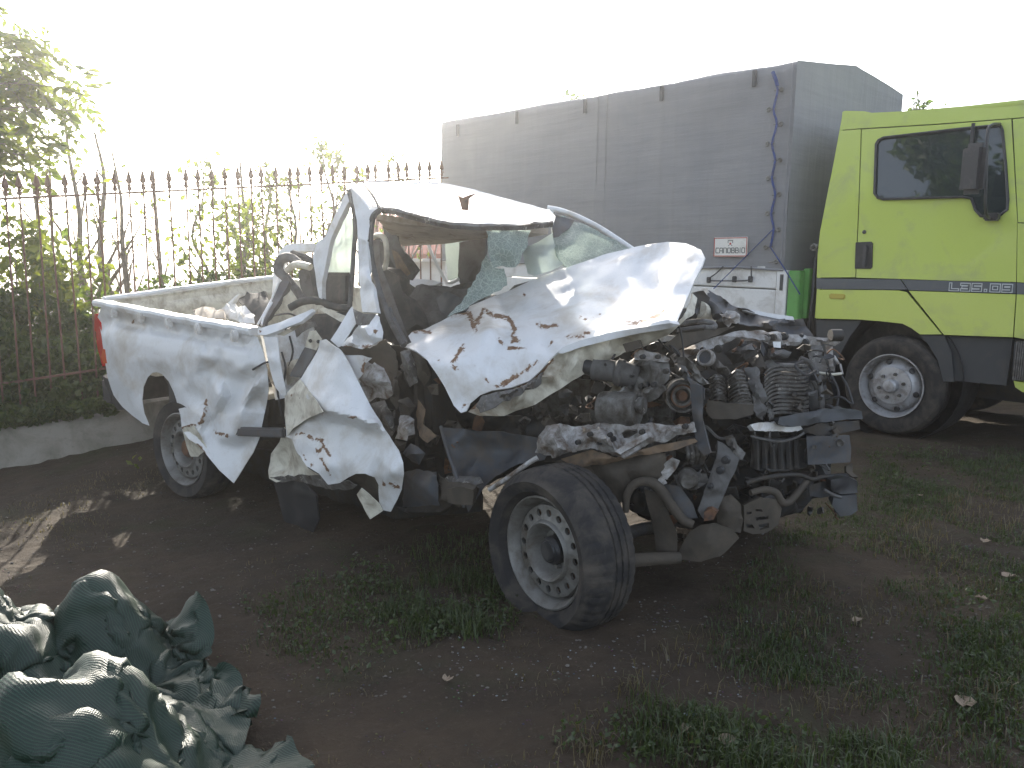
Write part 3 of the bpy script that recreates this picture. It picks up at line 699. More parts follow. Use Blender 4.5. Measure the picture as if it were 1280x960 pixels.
GL = {'C': [[(1, 1), (c_, 1), (0, .85), (0, .15), (c_, 0), (1, 0)]], 'A': [[(0, 0), (0, .85), (c_, 1), (.88, 1), (1, .85), (1, 0)], [(0, .42), (1, .42)]],
      'N': [[(0, 0), (0, 1), (.88, 1), (1, .85), (1, 0)]], 'O': [[(.5, 1), (c_, 1), (0, .85), (0, .15), (c_, 0), (.88, 0), (1, .15), (1, .85), (.88, 1), (.5, 1)]],
      'B': [[(0, 0), (0, 1), (.8, 1), (.92, .85), (.92, .6), (.84, .52), (0, .52)], [(.84, .52), (1, .42), (1, .13), (.88, 0), (0, 0)]], 'I': [[(.5, 0), (.5, 1)]],
      'L': [[(0, 1), (0, 0), (1, 0)]], '3': [[(0, 1), (1, 1), (1, 0), (0, 0)], [(.2, .5), (1, .5)]], '5': [[(1, 1), (0, 1), (0, .5), (1, .5), (1, 0), (0, 0)]],
      '.': [[(.4, 0), (.4, .04)]], '0': [[(.5, 1), (0, 1), (0, 0), (1, 0), (1, 1), (.5, 1)]], '9': [[(1, .45), (0, .45), (0, 1), (1, 1), (1, 0), (0, 0)]]}
def word(txt, o, X, Y, Nn, w, h, gap, pen, off, th, name, mat, parent, adv=None):
    x = 0; lines = []
    for ch in txt:
        cw = w * (adv or {}).get(ch, 1.); lines += [[(x + a * cw, b * h) for a, b in g] for g in GL[ch]]; x += cw + gap
    return glyph_ribbon(lines, pen, o, X, Y, Nn, off, th, name, mat, parent)
def build_sign():
    a = L(892, 321, -.02); b = L(934, 321, -.02); t = L(891, 297, -.02); X = unit(b - a); w = np.linalg.norm(b - a); Nn = -LN; Y = unit(np.cross(Nn, X)); h = np.linalg.norm(t - a)
    c = a + X * w / 2 + Y * h / 2
    r = MB().bevbox(c, (X, Nn, Y), (w / 2, .005, h / 2), .004).build('maker_plate', M['sign'], lorry)
    m = .008; glyph_ribbon([[(m, m), (w - m, m), (w - m, h - m), (m, h - m), (m, m)]], .008, a, X, Y, Nn, .0055, .0015, 'border', M['red'], r)
    cwd = (w - .055) / (7.35 + 7 * .42)
    word('CANOBBIO', a + X * .0275 + Y * h * .2, X, Y, Nn, cwd, h * .25, cwd * .42, .0068, .0055, .0015, 'lettering', M['ink'], r, {'I': .35})
    e = a + X * w * .5 + Y * h * .56
    mb = MB()
    for k in range(1): mb.lathe([(.001, .0065), (.011, .0065), (.011, .0055)], e + Y * .02, Nn, 14)
    mb.build('emblem_dot', M['red'], r)
    glyph_ribbon([[(-.026, .03), (-.026, .05), (.026, .05), (.026, .03)], [(-.02, .0), (-.012, .008)], [(.02, .0), (.012, .008)]], .006, e, X, Y, Nn, .0055, .0015, 'emblem', M['ink'], r)
build_sign()

def flat_panel(name, px, l, mat, parent, th=.02, holes=(), lf=None, res=14, amp=0):
    o = [(x, y, (lf(x, y) if lf else l)) for x, y in px]
    return panel(name, o, mat, parent, fn=L, res=res, sm=0, amp=amp, thick=th, holes=holes, ang=.5)
def lean(x, y):            # upper cab side leans inward
    return 0.0 + max(0, (285 - y)) * .0011
def build_cab():
    r = lorry
    win = [(1095, 180), (1098, 175), (1104, 172), (1200, 161), (1246, 156.5), (1251, 158), (1253, 163), (1257, 205), (1260, 250), (1259, 262), (1250, 269), (1236, 271), (1226, 270), (1219, 262), (1214, 248), (1203, 246), (1104, 249), (1097, 247), (1093, 242)]
    ins = lambda p, k: [(x + (1175 - x) / 82 * k, y + (212 - y) / 52 * k) for x, y in p]
    # skin panels with open gaps between them
    flat_panel('rear_quarter', [(1051, 163.5), (1076, 161.5), (1073, 250), (1069, 346.5), (1021, 347), (1022, 318), (1025, 290), (1037, 228)], 0, M['lime'], r, lf=lean)
    top = [(1053, 140), (1056, 138.5), (1080, 139), (1090, 141), (1130, 139), (1200, 133), (1286, 124.5), (1284, 146), (1266, 147.5), (1172, 154.5), (1076, 160.3), (1051, 162.3)]
    flat_panel('roof_side', top, 0, M['lime'], r, lf=lean)
    door = [(1077.4, 161.8), (1172, 156), (1264, 149), (1267, 200), (1271.5, 277), (1270, 352.5), (1180, 350.5), (1125, 348.6), (1070.3, 347), (1074.4, 250)]
    d = flat_panel('door', door, 0, M['lime'], r, lf=lean, holes=[win])
    lowd = [(1136, 363.5), (1180, 365), (1269.5, 368), (1266, 421.5), (1180, 418.5)]
    flat_panel('door_skirt', lowd, 0, M['lime'], r)
    q = flat_panel('wheel_arch_panel', [(1021, 362), (1123, 363), (1133, 365), (1177, 418), (1150, 418), (1139, 410), (1128, 404.5), (1100, 401.5), (1075, 399.5), (1020, 398)], 0, M['lime'], r)
    flat_panel('stripe', [(1020.5, 347.8), (1125, 349.4), (1134, 361.8), (1122, 362), (1020.5, 361)], -.002, M['stripe'], r, th=.02)
    st = flat_panel('stripe', [(1127, 349.6), (1269.6, 353.3), (1269.4, 366.8), (1136, 362.6)], -.002, M['stripe'], r, th=.02)
    flat_panel('front_corner', [(1272, 279), (1285, 279.5), (1284, 353.5), (1271, 352.6)], 0, M['lime'], r)
    flat_panel('front_corner_skirt', [(1271, 368), (1284, 368.5), (1282, 424), (1267.5, 421.5)], 0, M['lime'], r)
    flat_panel('stripe', [(1270.8, 353.5), (1284, 354), (1284, 368), (1270.8, 367.5)], -.002, M['stripe'], r, th=.02)
    flat_panel('front_pillar', [(1266, 149), (1284, 147.4), (1288, 278.6), (1272.6, 277.6), (1268.6, 200)], 0, M['lime'], r, lf=lean)
    # L35.09 on the stripe: outlined characters (pale rim, dark core)
    a = L(1186, 363, -.0), L(1264, 365.3, 0); X = unit(a[1] - a[0]); Nn = -LN; Y = unit(np.cross(Nn, X)); w = np.linalg.norm(a[1] - a[0]); h = np.linalg.norm(L(1186, 354, 0) - L(1186, 363, 0))
    cw = w / 6.1; o = L(1188, 362, -.0)
    for pen, off, mt, nm in ((.024, .0025, 'letter', 'lettering'), (.011, .0045, 'stripe', 'lettering_core')):
        word('L35.09', o, X, Y, Nn, cw * .72, h * .78, cw * .42, pen, off, .0015, nm, M[mt], st, {'.': .3})
    # inner shell of the cab: floor, rear wall, roof, far side, windscreen, dash
    s0 = lp(1020, 353)[0]; zt = lp(1053, 140, .15)[2]; zb = lp(1020, 398)[2]; sf = 1.25; wd = 2.05
    def slab(nm, c, hs, mt, b=.02): return MB().bevbox(Lt(*c), (LA, LN, LU), hs, b).build(nm, M[mt], r)
    sr = lp(1053, 140, .15)[0]
    MB().prism([Lt(s0 + .0, .025, zb), Lt(s0 + .0, .025, 1.75), Lt(sr, .16, zt), Lt(sr, wd - .16, zt), Lt(s0, wd - .02, 1.75), Lt(s0, wd - .02, zb)], LA * .03).build('rear_wall', M['lime'], r)
    slab('cab_roof', ((sr + sf - .25) / 2, wd / 2, zt - .09), ((sf - .25 - sr) / 2, wd / 2 - .165, .03), 'lime')
    MB().prism([Lt(s0, wd, zb), Lt(s0, wd, 1.75), Lt(sr, wd - .16, 2.1), Lt(sf - .2, wd - .16, 2.1), Lt(sf, wd, 1.75), Lt(sf, wd, zb)], -LN * .02).build('far_side', M['lime'], r)
    for (sa, sb) in ((sr, sr + .1), (sf - .45, sf - .2)):
        MB().prism([Lt(sa, wd - .16, 2.1), Lt(sa, wd - .16, zt), Lt(sb, wd - .16, zt), Lt(sb, wd - .16, 2.1)], -LN * .02).build('far_pillar', M['lime'], r)
    flat_panel('pillar_inner', [(1254, 152), (1280, 150), (1284, 420), (1262, 420), (1264, 290), (1266, 272), (1262, 200)], 0, M['black'], r, lf=lambda x, y: lean(x, y) + .035)
    slab('engine_tunnel', (.3, wd / 2, .68), (.75, .55, .34), 'dark', .06)
    slab('far_step', (.85, wd - .12, .62), (.35, .1, .3), 'darkgrey', .04)
    MB().prism([Lt(sr + .1, wd - .15, 2.1), Lt(sr + .1, wd - .15, zt), Lt(sf - .45, wd - .15, zt), Lt(sf - .45, wd - .15, 2.1)], -LN * .006).build('far_window', M['pane'], r)
    slab('cab_floor', ((s0 + sf) / 2, wd / 2, zb + .25), ((sf - s0) / 2, wd / 2 - .04, .03), 'black')
    slab('front_panel', (sf + .05, wd / 2, 1.25), (.06, wd / 2 - .03, .5), 'lime', .04)
    MB().prism([Lt(sf + .06, .05, 1.75), Lt(sf - .2, .17, zt - .05), Lt(sf - .2, wd - .17, zt - .05), Lt(sf + .06, wd - .05, 1.75)], LA * .008).build('windscreen', M['pane'], r)
    slab('dashboard', (sf - .2, wd / 2, 1.6), (.2, wd / 2 - .08, .16), 'black', .05)
    for l in (.5, 1.5):
        slab('seat_cushion', (-.1, l, 1.4), (.26, .24, .08), 'seat', .05); MB().bevbox(Lt(-.4, l, 1.8), (unit(LA - .25 * -LU), LN, unit(LU - .25 * LA)), (.07, .23, .36), .05).build('seat_back', M['seat'], r)
    mb = MB(); c = Lt(.62, .5, 1.85); ax = unit(LU + LA * -.6); mb.lathe([(.2 + .015 * math.cos(a), .015 * math.sin(a)) for a in np.linspace(0, 2 * math.pi, 9)], c, ax, 24); mb.build('steering_wheel', M['black'], r)
    # window: pane and rubber seal
    wl = [(x, y, lean(x, y) + .012) for x, y in win]
    panel('window_pane', wl, M['pane'], d, fn=L, res=20, sm=0, amp=0, thick=.005)
    MB().tube([L(x, y, lean(x, y) - .004) for x, y in win + win[:1]], .011, 7, cap=False).build('window_seal', M['black'], d)
    MB().box(L(1212, 203, lean(1212, 203) + .005), (LA, LN, LU), (.012, .008, .30)).build('window_divider', M['black'], d)
    # handle, lock
    hb = flat_panel('door_handle', [(1069.5, 303), (1088, 302), (1090, 304), (1090, 334), (1088, 336), (1068.5, 336)], -.004, M['black'], d, th=.02)
    MB().bevbox(L(1081, 320, -.02), (LA, LN, LU), (.016, .012, .09), .006).build('pull_grip', M['darkgrey'], hb)
    MB().lathe([(.001, -.012), (.013, -.012), (.017, -.006), (.017, .0)], L(1080.5, 290, 0), LN, 12).build('door_lock', M['darkgrey'], d)
    MB().bevbox(L(1046.5, 370.5, -.004), (LA, LN, LU), (.072, .01, .023), .008).build('side_marker', M['yellowlens'], q)
    MB().lathe([(.02, -.02), (.035, -.015), (.035, .01)], L(1018, 309, .0), LN, 12).build('cab_hook', M['greymetal'], r)
    # mirror
    mr = MB().bevbox(L(1217, 211, -.3), (unit(LA + .25 * -LN), unit(LN + .25 * LA), LU), (.092, .045, .185), .035).build('wing_mirror', M['black'], r)
    MB().tube(spline([L(1250, 155, lean(0, 155) - .01), L(1240, 156, -.16), L(1234.5, 166, -.26), L(1233, 215, -.28), L(1232, 262, -.25), L(1238, 273, -.05), L(1242, 272, .0)], 6), .011, 7).build('mirror_arm', M['black'], mr)
    MB().bevbox(L(1240, 271, -.03), (LA, LN, LU), (.05, .04, .03), .01).build('mirror_bracket', M['black'], mr)
    # mudguard, step, bumper corner, lamps
    flat_panel('mudguard', [(1020.5, 400), (1077, 400.8), (1062, 421), (1046, 450), (1040, 470), (1020, 470)], .03, M['darkgrey'], r, th=.03)
    flat_panel('mudguard', [(1150, 419), (1180, 419.5), (1189, 440), (1192, 477), (1179, 477), (1172, 450), (1160, 430)], .02, M['darkgrey'], r, th=.25)
    flat_panel('step_panel', [(1183, 420), (1266, 423), (1258, 482), (1194, 476), (1191, 440)], .06, M['darkgrey'], r, th=.03)
    gs = flat_panel('step_grille', [(1268, 428), (1285, 428), (1285, 476), (1265, 474)], -.02, M['darkgrey'], r, th=.05)
    for k in range(6): MB().box(L(1269 + k * 2.8, 451, -.03), (LA, LN, LU), (.005, .006, .15)).build('grille_slat', M['greymetal'], gs)
    flat_panel('bumper_corner', [(1267, 476), (1287, 479), (1287, 492), (1278, 490), (1269, 484)], -.01, M['lime'], r, th=.08)
    MB().bevbox(Lt(sf + .1, wd / 2, .6), (LA, LN, LU), (.1, wd / 2 - .02, .16), .04).build('bumper', M['lime'], r)
    # arch liner
    mb = MB(); mb.lathe([(.56, .03), (.56, .42), (.05, .42)], Lt(0, 0, .5), LN, 40); mb.build('arch_liner', M['black'], r)
build_cab()
def lorry_wheel(s, l, steer=0):
    o = Lt(s, l, .425); R = .428; d = LN
    w = MB().lathe([(.262, .02), (.30, .0), (.36, -.012), (.40, .0), (.42, .03), (R, .06), (R, .17), (.42, .2), (.38, .225), (.27, .2)], o, d, 64, closed=True).build('wheel', M['rubber'], lorry, .5)
    g = MB()
    for x in (.085, .115, .145): g.lathe([(R - .006, x - .006), (R + .0015, x - .006), (R + .0015, x + .006), (R - .006, x + .006)], o, d, 48)
    g.build('tread_groove', M['black'], w)
    rim = MB().lathe([(.272, .015), (.275, -.006), (.266, -.006), (.258, .03), (.245, .055), (.232, .1), (.228, .09), (.205, .055), (.165, .03), (.160, .02), (.150, .018), (.06, .02), (.058, -.03), (.045, -.045), (.001, -.05)], o, d, 48).build('rim', M['lorryrim'], w, .5)
    u, v = frame(d)
    for k in range(6):
        a = k * math.pi / 3 + .3; c = o + (u * math.cos(a) + v * math.sin(a)) * .205 + d * .05; MB().lathe([(.001, -.012), (.024, -.008), (.026, .02)], c, unit(d + .6 * (u * math.cos(a) + v * math.sin(a)) * -1), 12).build('vent_hole', M['black'], rim)
        a += .5; c = o + (u * math.cos(a) + v * math.sin(a)) * .105 + d * .018; MB().lathe([(.001, -.03), (.012, -.03), (.014, -.02), (.016, 0)], c, d, 6).build('wheel_nut', M['greymetal'], rim)
    return w
for s, l in ((0, .0), (0, 1.75), (-3.9, .05), (-3.9, 1.7)): lorry_wheel(s, l)

# growth beside the yard, outside the picture to the left (mirrored in the cab window) and an added hedge behind the lorry
for i, (x, y, h) in enumerate([(-10.5, 1.6, 10.2), (-11.5, -.6, 11.5), (-11.0, 4.2, 8.2)]):
    branch_tree('yard_tree', ['dark leafy tree at the yard edge left of the camera, middle one', 'tallest dark leafy tree at the yard edge left of the camera', 'lowest dark leafy tree at the yard edge left of the camera'][i], (x, y, -.1), (x + .2, y, h), .14, 0, 60, .3, 140 + i, group='trees at the yard edge beside the camera', lmat='ivy', spread=.5, limbs=22, leaf_from=.3)
q = RNG.uniform(0, 1, (13000, 3)); C = np.array([Lt(-6.2 + 13 * a, 4.6 + 1.0 * b, .02 + 2.75 * c * (1 - .35 * abs(b - .5))) for a, b, c in q])
V, Fc = leaf_quads(C, np.full(len(C), .19), aspect=.9); tag(obj('sun_block_hedge', V, Fc, M['ivy'], None), 'added hedge behind the lorry that keeps the sun off the ground under its cab', 'hedge', kind='stuff').name = 'added_shade_hedge'  # hedge put in to block low sun from the ground beneath the cab

# ------------------------------------------------------------------ wrecked pickup
pk = thing('wrecked_pickup', WO, 'wrecked white pickup truck with its front end and door torn apart', 'pickup truck')
P_ = lambda n, o, m, inner=(), par=None, **k: panel(n, o, M[m], par or pk, inner, **k)
SHEET_LIST = None
# --- cargo bed
arch = [(186, 532), (180, 517), (177.5, 500), (179, 484), (184, 472), (190, 466), (196, 465), (203, 468), (211, 477), (217, 490), (221, 503), (225, 518), (227, 534)]
side_out = [(127, 382, 0), (200, 396.5, 0), (260, 408, .01), (321, 421, .02), (329, 440, .03), (334, 462, .03), (336, 487, .05), (331, 515, .06), (325, 545, .05), (316, 566, .03), (292, 604, -.03), (274, 588, -.04), (257, 567, -.05), (247, 556, -.06), (236, 549, -.05), (229, 540, -.03)] + \
           [(x, y, .0) for x, y in arch[::-1]] + [(178, 529, .02), (165, 519, .03), (153, 509, .04), (142, 494, .03), (135, 474, .01), (132, 456, 0), (127, 420, 0), (122, 396, .01)]
side_in = []
for i in range(13):
    x = 138 + i * 14.2; y = 378 + (x - 126) * .183 + 4
    side_in += [(x, y + 7, .0), (x + 3, y + 10, .040), (x, y + 20, .036), (x + 4, y + 24 + (i % 3), -.012), (x, y + 40, -.030)]
side_in += [(142, 445, -.028), (165, 452, -.034), (190, 448, -.03), (218, 460, -.03), (240, 470, -.026), (150, 475, -.02), (165, 490, -.006), (225, 488, -.02), (236, 510, -.014), (170, 512, .006),
           (257, 432, .018), (259, 465, .038), (258, 500, .026), (247, 515, -.03), (250, 530, -.045), (329, 432, -.012), (300, 462, -.045), (275, 494, -.06), (255, 522, -.06), (263, 530, .03), (290, 500, .045), (311, 478, .055), (315, 481, -.035), (302, 512, -.05), (288, 545, -.055), (300, 560, .035), (323, 502, .065), (240, 538, -.03), (270, 552, -.01), (275, 450, .0), (280, 470, .02)]
P_('bed_side', side_out, 'paint', side_in, res=4, sm=1, amp=.003, freq=5, rust=[([(258, 500), (256, 520), (250, 530)], 2.2), ([(268, 540), (285, 545)], 2.), ([(228, 538), (240, 532), (254, 528)], 1.6), ([(247, 556), (257, 566)], 1.8), ([(160, 408), (168, 400)], .8)])
P_('sill_flap', [(227, 534, -.04), (240, 530, -.05), (250, 545, -.06), (258, 562, -.05), (247, 571, .0), (238, 571, .01), (231, 552, 0)], 'inner', res=4, amp=.008, rust=[([(227, 534), (240, 531)], 2)])
rail = [W(x, y, l) for x, y, l in ((126, 378, .03), (170, 386.5, .03), (230, 397.5, .035), (280, 406, .04), (322, 413, .05))]
mb = MB()
S = spline(rail, 4)
V = []; prof = [(-.055, -.022), (-.062, 0), (-.055, .016), (-.03, .022), (.02, .02), (.03, .005), (.03, -.03)]
for i, p in enumerate(S):
    for a, b in prof: V.append(p + WN * a + UP * (b + .003 * math.sin(i * 2.3)))
m_ = len(prof); Fc = [(i * m_ + j, i * m_ + (j + 1) % m_, (i + 1) * m_ + (j + 1) % m_, (i + 1) * m_ + j) for i in range(len(S) - 1) for j in range(m_)] + [tuple(range(m_)), tuple(range(len(V) - 1, len(V) - m_ - 1, -1))]
obj('bed_rail', V, Fc, M['paint'], pk, .6)
for x, y in ((142, 391), (176, 397), (211, 404), (248, 411), (293, 420)):
    MB().bevbox(W(x, y, -.03), (WA, WN, UP), (.018, .022, .032), .008).build('rope_hook', M['paint_dirty'], pk)
# tailgate, far side, floor, head wall
tA, tB = W(130, 374.5, .04), W(347, 346.5, 1.66); dn = -UP * .5
def quadgrid(nm, a, b, c, d, mt, n=26, m=12, amp=.01, ribs=0, par=None, th=.03):
    """sheet between four corners (a-b top, d-c bottom) with pressed ribs"""
    nn = unit(np.cross(b - a, d - a)); V = []
    for i in range(m + 1):
        for j in range(n + 1):
            u, v = j / n, i / m; p = (a * (1 - u) + b * u) * (1 - v) + (d * (1 - u) + c * u) * v
            k = amp * noise.noise(Vector(p * 3)) + (.012 * (1 if math.sin(v * ribs * 2 * math.pi) > .3 else 0) if ribs else 0); V.append(p + nn * k)
    Fc = [(i * (n + 1) + j, i * (n + 1) + j + 1, (i + 1) * (n + 1) + j + 1, (i + 1) * (n + 1) + j) for i in range(m) for j in range(n)]
    T = np.array([[f[0], f[1], f[2]] for f in Fc] + [[f[0], f[2], f[3]] for f in Fc]); P = np.array(V); N = vnormals(P, T); VV, FF = solid(P, T, N, th)
    return obj(nm, VV, FF, M[mt], par or pk, .5)
quadgrid('tailgate', tA, tB, tB + dn, tA + dn, 'inner', n=40, m=20, ribs=3)
MB().tube([tA + UP * .0, (tA + tB) / 2 + UP * .008, tB], .022, 8).build('tailgate_rim', M['paint'], pk)
quadgrid('far_body_side', Wt(.7, 1.7, 1.2), Wt(2.35, 1.62, 1.05), Wt(2.3, 1.62, .3), Wt(.7, 1.7, .42), 'paint_dirty', n=24, m=10, amp=.05)
quadgrid('far_front_wing', Wt(2.36, 1.6, 1.05), Wt(3.1, 1.5, 1.0), Wt(3.05, 1.5, .62), Wt(2.36, 1.6, .62), 'paint_dirty', n=14, m=8, amp=.07)
fA, fB = Wt(-1.3, 1.66, 1.36), Wt(.66, 1.66, 1.22)
quadgrid('bed_far_side', fA, fB, fB + dn * 1.55, fA + dn * 1.5, 'inner', n=30, m=14, ribs=2)
quadgrid('bed_floor', Wt(-1.1, .06, .78), Wt(-1.3, 1.62, .86), Wt(.66, 1.62, .72), Wt(.66, .08, .70), 'inner', n=30, m=20, ribs=7)
quadgrid('bed_head_wall', W(322, 420, .1), Wt(.66, 1.6, 1.2), Wt(.66, 1.6, .72), Wt(.7, .1, .7), 'paint_dirty', n=20, m=10, amp=.06)
MB().bevbox(Wt(0, .28, .62), (WA, WN, UP), (.45, .20, .22), .08).build('inner_arch', M['black'], pk)
P_('rear_bumper_corner', [(128, 470, .05), (136, 474, .03), (143, 495, .05), (156, 512, .06), (147, 513, .1), (134, 492, .12)], 'black', res=6, amp=0, thick=.05).name = 'bumper_end_cap'  # black end piece of the rear bumper
a = W(140, 490, .12); MB().bevbox(Winv(a)[0] * WA + WO + WN * .9 + UP * .58, (WA, WN, UP), (.07, .82, .09), .02).build('rear_bumper', M['black'], pk)
tl = P_('tail_light', [(118, 392, .03), (121.5, 392, .0), (126, 410, -.005), (130.5, 436, -.005), (133.5, 457, .0), (128, 458, .03), (122, 436, .06), (118, 412, .06)], 'redlens', res=5, amp=0, thick=.09)
P_('indicator_lens', [(128, 436, -.012), (131, 437, -.014), (133.5, 454, -.01), (129, 455, -.004), (126.5, 446, -.004)], 'amber', par=tl, res=5, amp=0, thick=.02)
MB().bevbox(Wt(-1.3, 1.72, 1.1), (WA, WN, UP), (.05, .05, .17), .02).build('tail_light', M['redlens'], pk)

# --- wheels
def pickup_wheel(c, d, flat=0., R=.36, rr=.235, name='wheel', brown=False, bulge=0.):
    """c: hub centre on the outer face, d: direction from the outer face inwards"""
    c = np.asarray(c, float); d = unit(d); u, v = frame(d)
    prof = [(rr - .012, .045), (rr + .004, .012), (rr + .025, .0 - bulge), (rr + .07, -.010 - bulge * 1.3), (R - .035, -.004 - bulge), (R - .018, .006 - bulge * .7), (R - .006, .024 - bulge * .4), (R, .055), (R, .075), (R - .007, .078), (R - .007, .084), (R, .087), (R + .001, .108), (R - .008, .111), (R - .008, .117), (R + .001, .12), (R, .141), (R - .007, .144), (R - .007, .15), (R, .153), (R - .004, .178), (R - .014, .2), (R - .035, .215), (rr + .05, .225), (rr - .012, .19)]
    n = 144; V = []; m = len(prof)
    for j, (r, x) in enumerate(prof):
        for k in range(n):
            a = 2 * math.pi * k / n
            q = r
            if 4 <= j <= 7 or 20 <= j <= 22: q -= .004 * (k % 3 == 0)
            elif r > R - .002 and (k + j) % 4 == 0: q -= .004
            p = c + d * x + (u * math.cos(a) + v * math.sin(a)) * q
            if flat:
                zb = c[2] - R + flat
                if p[2] < zb + .03:
                    ex = max(0., zb - p[2]); p = p + d * (x - .1) * 1.3 * min(ex, .06) / .06 * .15; p[2] = max(p[2], zb - .004 * 0) if p[2] < zb else p[2]
            V.append(p)
    Fc = [(i * n + k, ((i + 1) % m) * n + k, ((i + 1) % m) * n + (k + 1) % n, i * n + (k + 1) % n) for i in range(m) for k in range(n)]
    w = obj(name, V, Fc, M['rubber'], pk, .35); w.name = name
    # steel rim: lip, well, disc with vent holes, dished centre
    lip = [(rr - .004, .05), (rr + .003, .012), (rr + .004, .002), (rr - .003, -.001), (rr - .009, .006), (rr - .014, .022), (rr - .02, .028), (rr - .026, .06), (rr - .036, .075), (rr - .04, .09)]
    rim = MB().lathe(lip, c, d, 72).build('rim', M['steel'], w, .6)
    # disc as annulus with real holes
    nh = 16; rings = [(rr - .042, .055), (rr - .052, .042), (rr - .092, .03), (rr - .106, .022)]; db = MB(); K = 12
    def P3(r, a, x): return c + d * x + (u * math.cos(a) + v * math.sin(a)) * r
    rm = rr - .072
    for h in range(nh):
        a0 = 2 * math.pi * h / nh; half = math.pi / nh; hr = .0155; Vh = []
        for q in range(K * 2):
            t = 2 * math.pi * q / (K * 2); x_, y_ = math.cos(t), math.sin(t)
            Vh.append(P3(rm + hr * y_, a0 + hr * x_ / rm, .036)); 
        for q in range(K * 2):
            t = 2 * math.pi * q / (K * 2); x_, y_ = math.cos(t), math.sin(t); s = 1 / max(abs(x_), abs(y_))
            yy = y_ * s; r_ = rm + yy * .030; Vh.append(P3(r_, a0 + half * x_ * s, .036 + .007 * yy))
        for q in range(K * 2):
            t = 2 * math.pi * q / (K * 2); Vh.append(P3(rm + hr * math.sin(t), a0 + hr * math.cos(t) / rm, .05))
        k2 = K * 2; Fh = [(q, k2 + q, k2 + (q + 1) % k2, (q + 1) % k2) for q in range(k2)] + [(q, (q + 1) % k2, 2 * k2 + (q + 1) % k2, 2 * k2 + q) for q in range(k2)]
        db.add(Vh, Fh)
    db.lathe([(rr - .03, .08), (rr - .038, .06), (rr - .042, .043)], c, d, 64)
    db.lathe([(rr - .102, .029), (rr - .108, .018), (rr - .114, .014), (rr - .122, .02), (rr - .132, .045), (rr - .142, .078), (rr - .152, .09), (.045, .09)], c, d, 64)
    db.build('wheel_disc', M['steel'], rim, .7)
    MB().lathe([(rr - .03, .12), (.03, .12)], c, d, 40).build('brake_drum', M['rusty'], rim)
    hub = MB().lathe([(.062, .092), (.060, .05), (.05, .035), (.044, .034), (.04, .028), (.001, .028)], c, d, 28).build('hub', M['rusty'] if brown else M['black'], w, .5)
    nb = MB()
    for k in range(6):
        a = k * math.pi / 3 + .35; nb.lathe([(.001, .068), (.009, .068), (.0105, .074), (.012, .09)], P3(.072, a, 0), d, 6)
    nb.build('wheel_nuts', M['rusty'] if brown else M['steel'], hub)
    return w
rwc = W(226, 562, .0)
pickup_wheel(rwc, WN, R=rwc[2] + .005, rr=.228, brown=True)
pickup_wheel(Wt(Winv(rwc)[0], 1.72, .355), -WN, R=.36, rr=.228)
sd_ = math.radians(52); fdir = np.array([math.sin(sd_), math.cos(sd_), 0.])
pickup_wheel(FWC - fdir * .02, fdir, flat=.088, R=.357, rr=.237, bulge=.03)
fw = Winv(FWC)
pickup_wheel(Wt(fw[0] + .1, 1.66, .34), -unit(WN - .2 * WA), R=.345, rr=.228)
MB().tube([Wt(Winv(rwc)[0], .1, .36), Wt(Winv(rwc)[0], 1.6, .36)], .05, 10).build('rear_axle', M['rusty'], pk)
for l in (.42, 1.28):
    MB().tube(spline([Wt(-.9, l, .66), Wt(0, l, .7), Wt(.8, l, .56), Wt(1.9, l, .50), Wt(2.6, l + .05, .55)], 5), .06, 6).build('chassis_rail', M['dark'], pk)
MB().bevbox(Wt(1.3, .85, .5), (WA, WN, UP), (.9, .5, .09), .05).build('underbody', M['dark'], pk)

# --- cab: roof, pillars, rear wall, interior
roof = [(438, 233, .38), (455, 228.5, .75), (500, 229, 1.1), (545, 229.5, 1.35), (580, 236, 1.42), (620, 246.5, 1.45), (660, 257, 1.45), (686, 263, 1.44), (694, 270, 1.15), (692, 279, .6), (650, 282.5, .42), (600, 283.5, .32), (560, 281.5, .28), (525, 273.5, .27), (490, 263.5, .26), (474, 261, .26), (462, 264, .26), (450, 255, .28), (442, 243, .33)]
P_('roof', roof, 'paint', [(500, 248, .55), (545, 255, .6), (600, 262, .65), (650, 268, .75), (470, 243, .5), (520, 262, .42), (620, 276, .45)], res=6, sm=3, amp=.01, freq=3, thick=.012, rust=[([(573, 245), (580, 252), (584, 262)], 1.5), ([(497, 232), (512, 246)], .7)])
P_('roof_edge_flange', [(455, 226.5, .8), (545, 227.5, 1.38), (581, 234, 1.46), (620, 244.5, 1.5), (660, 255, 1.5), (692, 264, 1.48), (692, 266, 1.42), (660, 259, 1.4), (620, 248.5, 1.4), (580, 238, 1.36), (545, 231, 1.3), (455, 230, .72)], 'paint', res=6, amp=.004, thick=.02).name = 'drip_rail'
P_('roof_lip', [(474, 261, .24), (490, 263, .24), (525, 273, .25), (560, 281, .26), (600, 283, .3), (650, 282, .4), (692, 278.5, .58), (691, 284, .6), (650, 288, .42), (600, 288, .33), (560, 286, .29), (525, 278, .28), (490, 268, .27), (474, 266, .27)], 'greymetal', res=5, amp=.006, thick=.02)
MB().tube(spline([W(457, 232, .6), W(463, 240, .42), W(469, 250, .34), W(475, 262, .25)], 4), .009, 6).build('roof_seam', M['trim'], pk)
P_('torn_tab', [(573, 245, .5), (579, 247, .48), (586, 244, .48), (594, 242, .5), (586, 248, .46), (585, 263, .42), (577, 262, .43)], 'rusty', res=3, amp=.004)
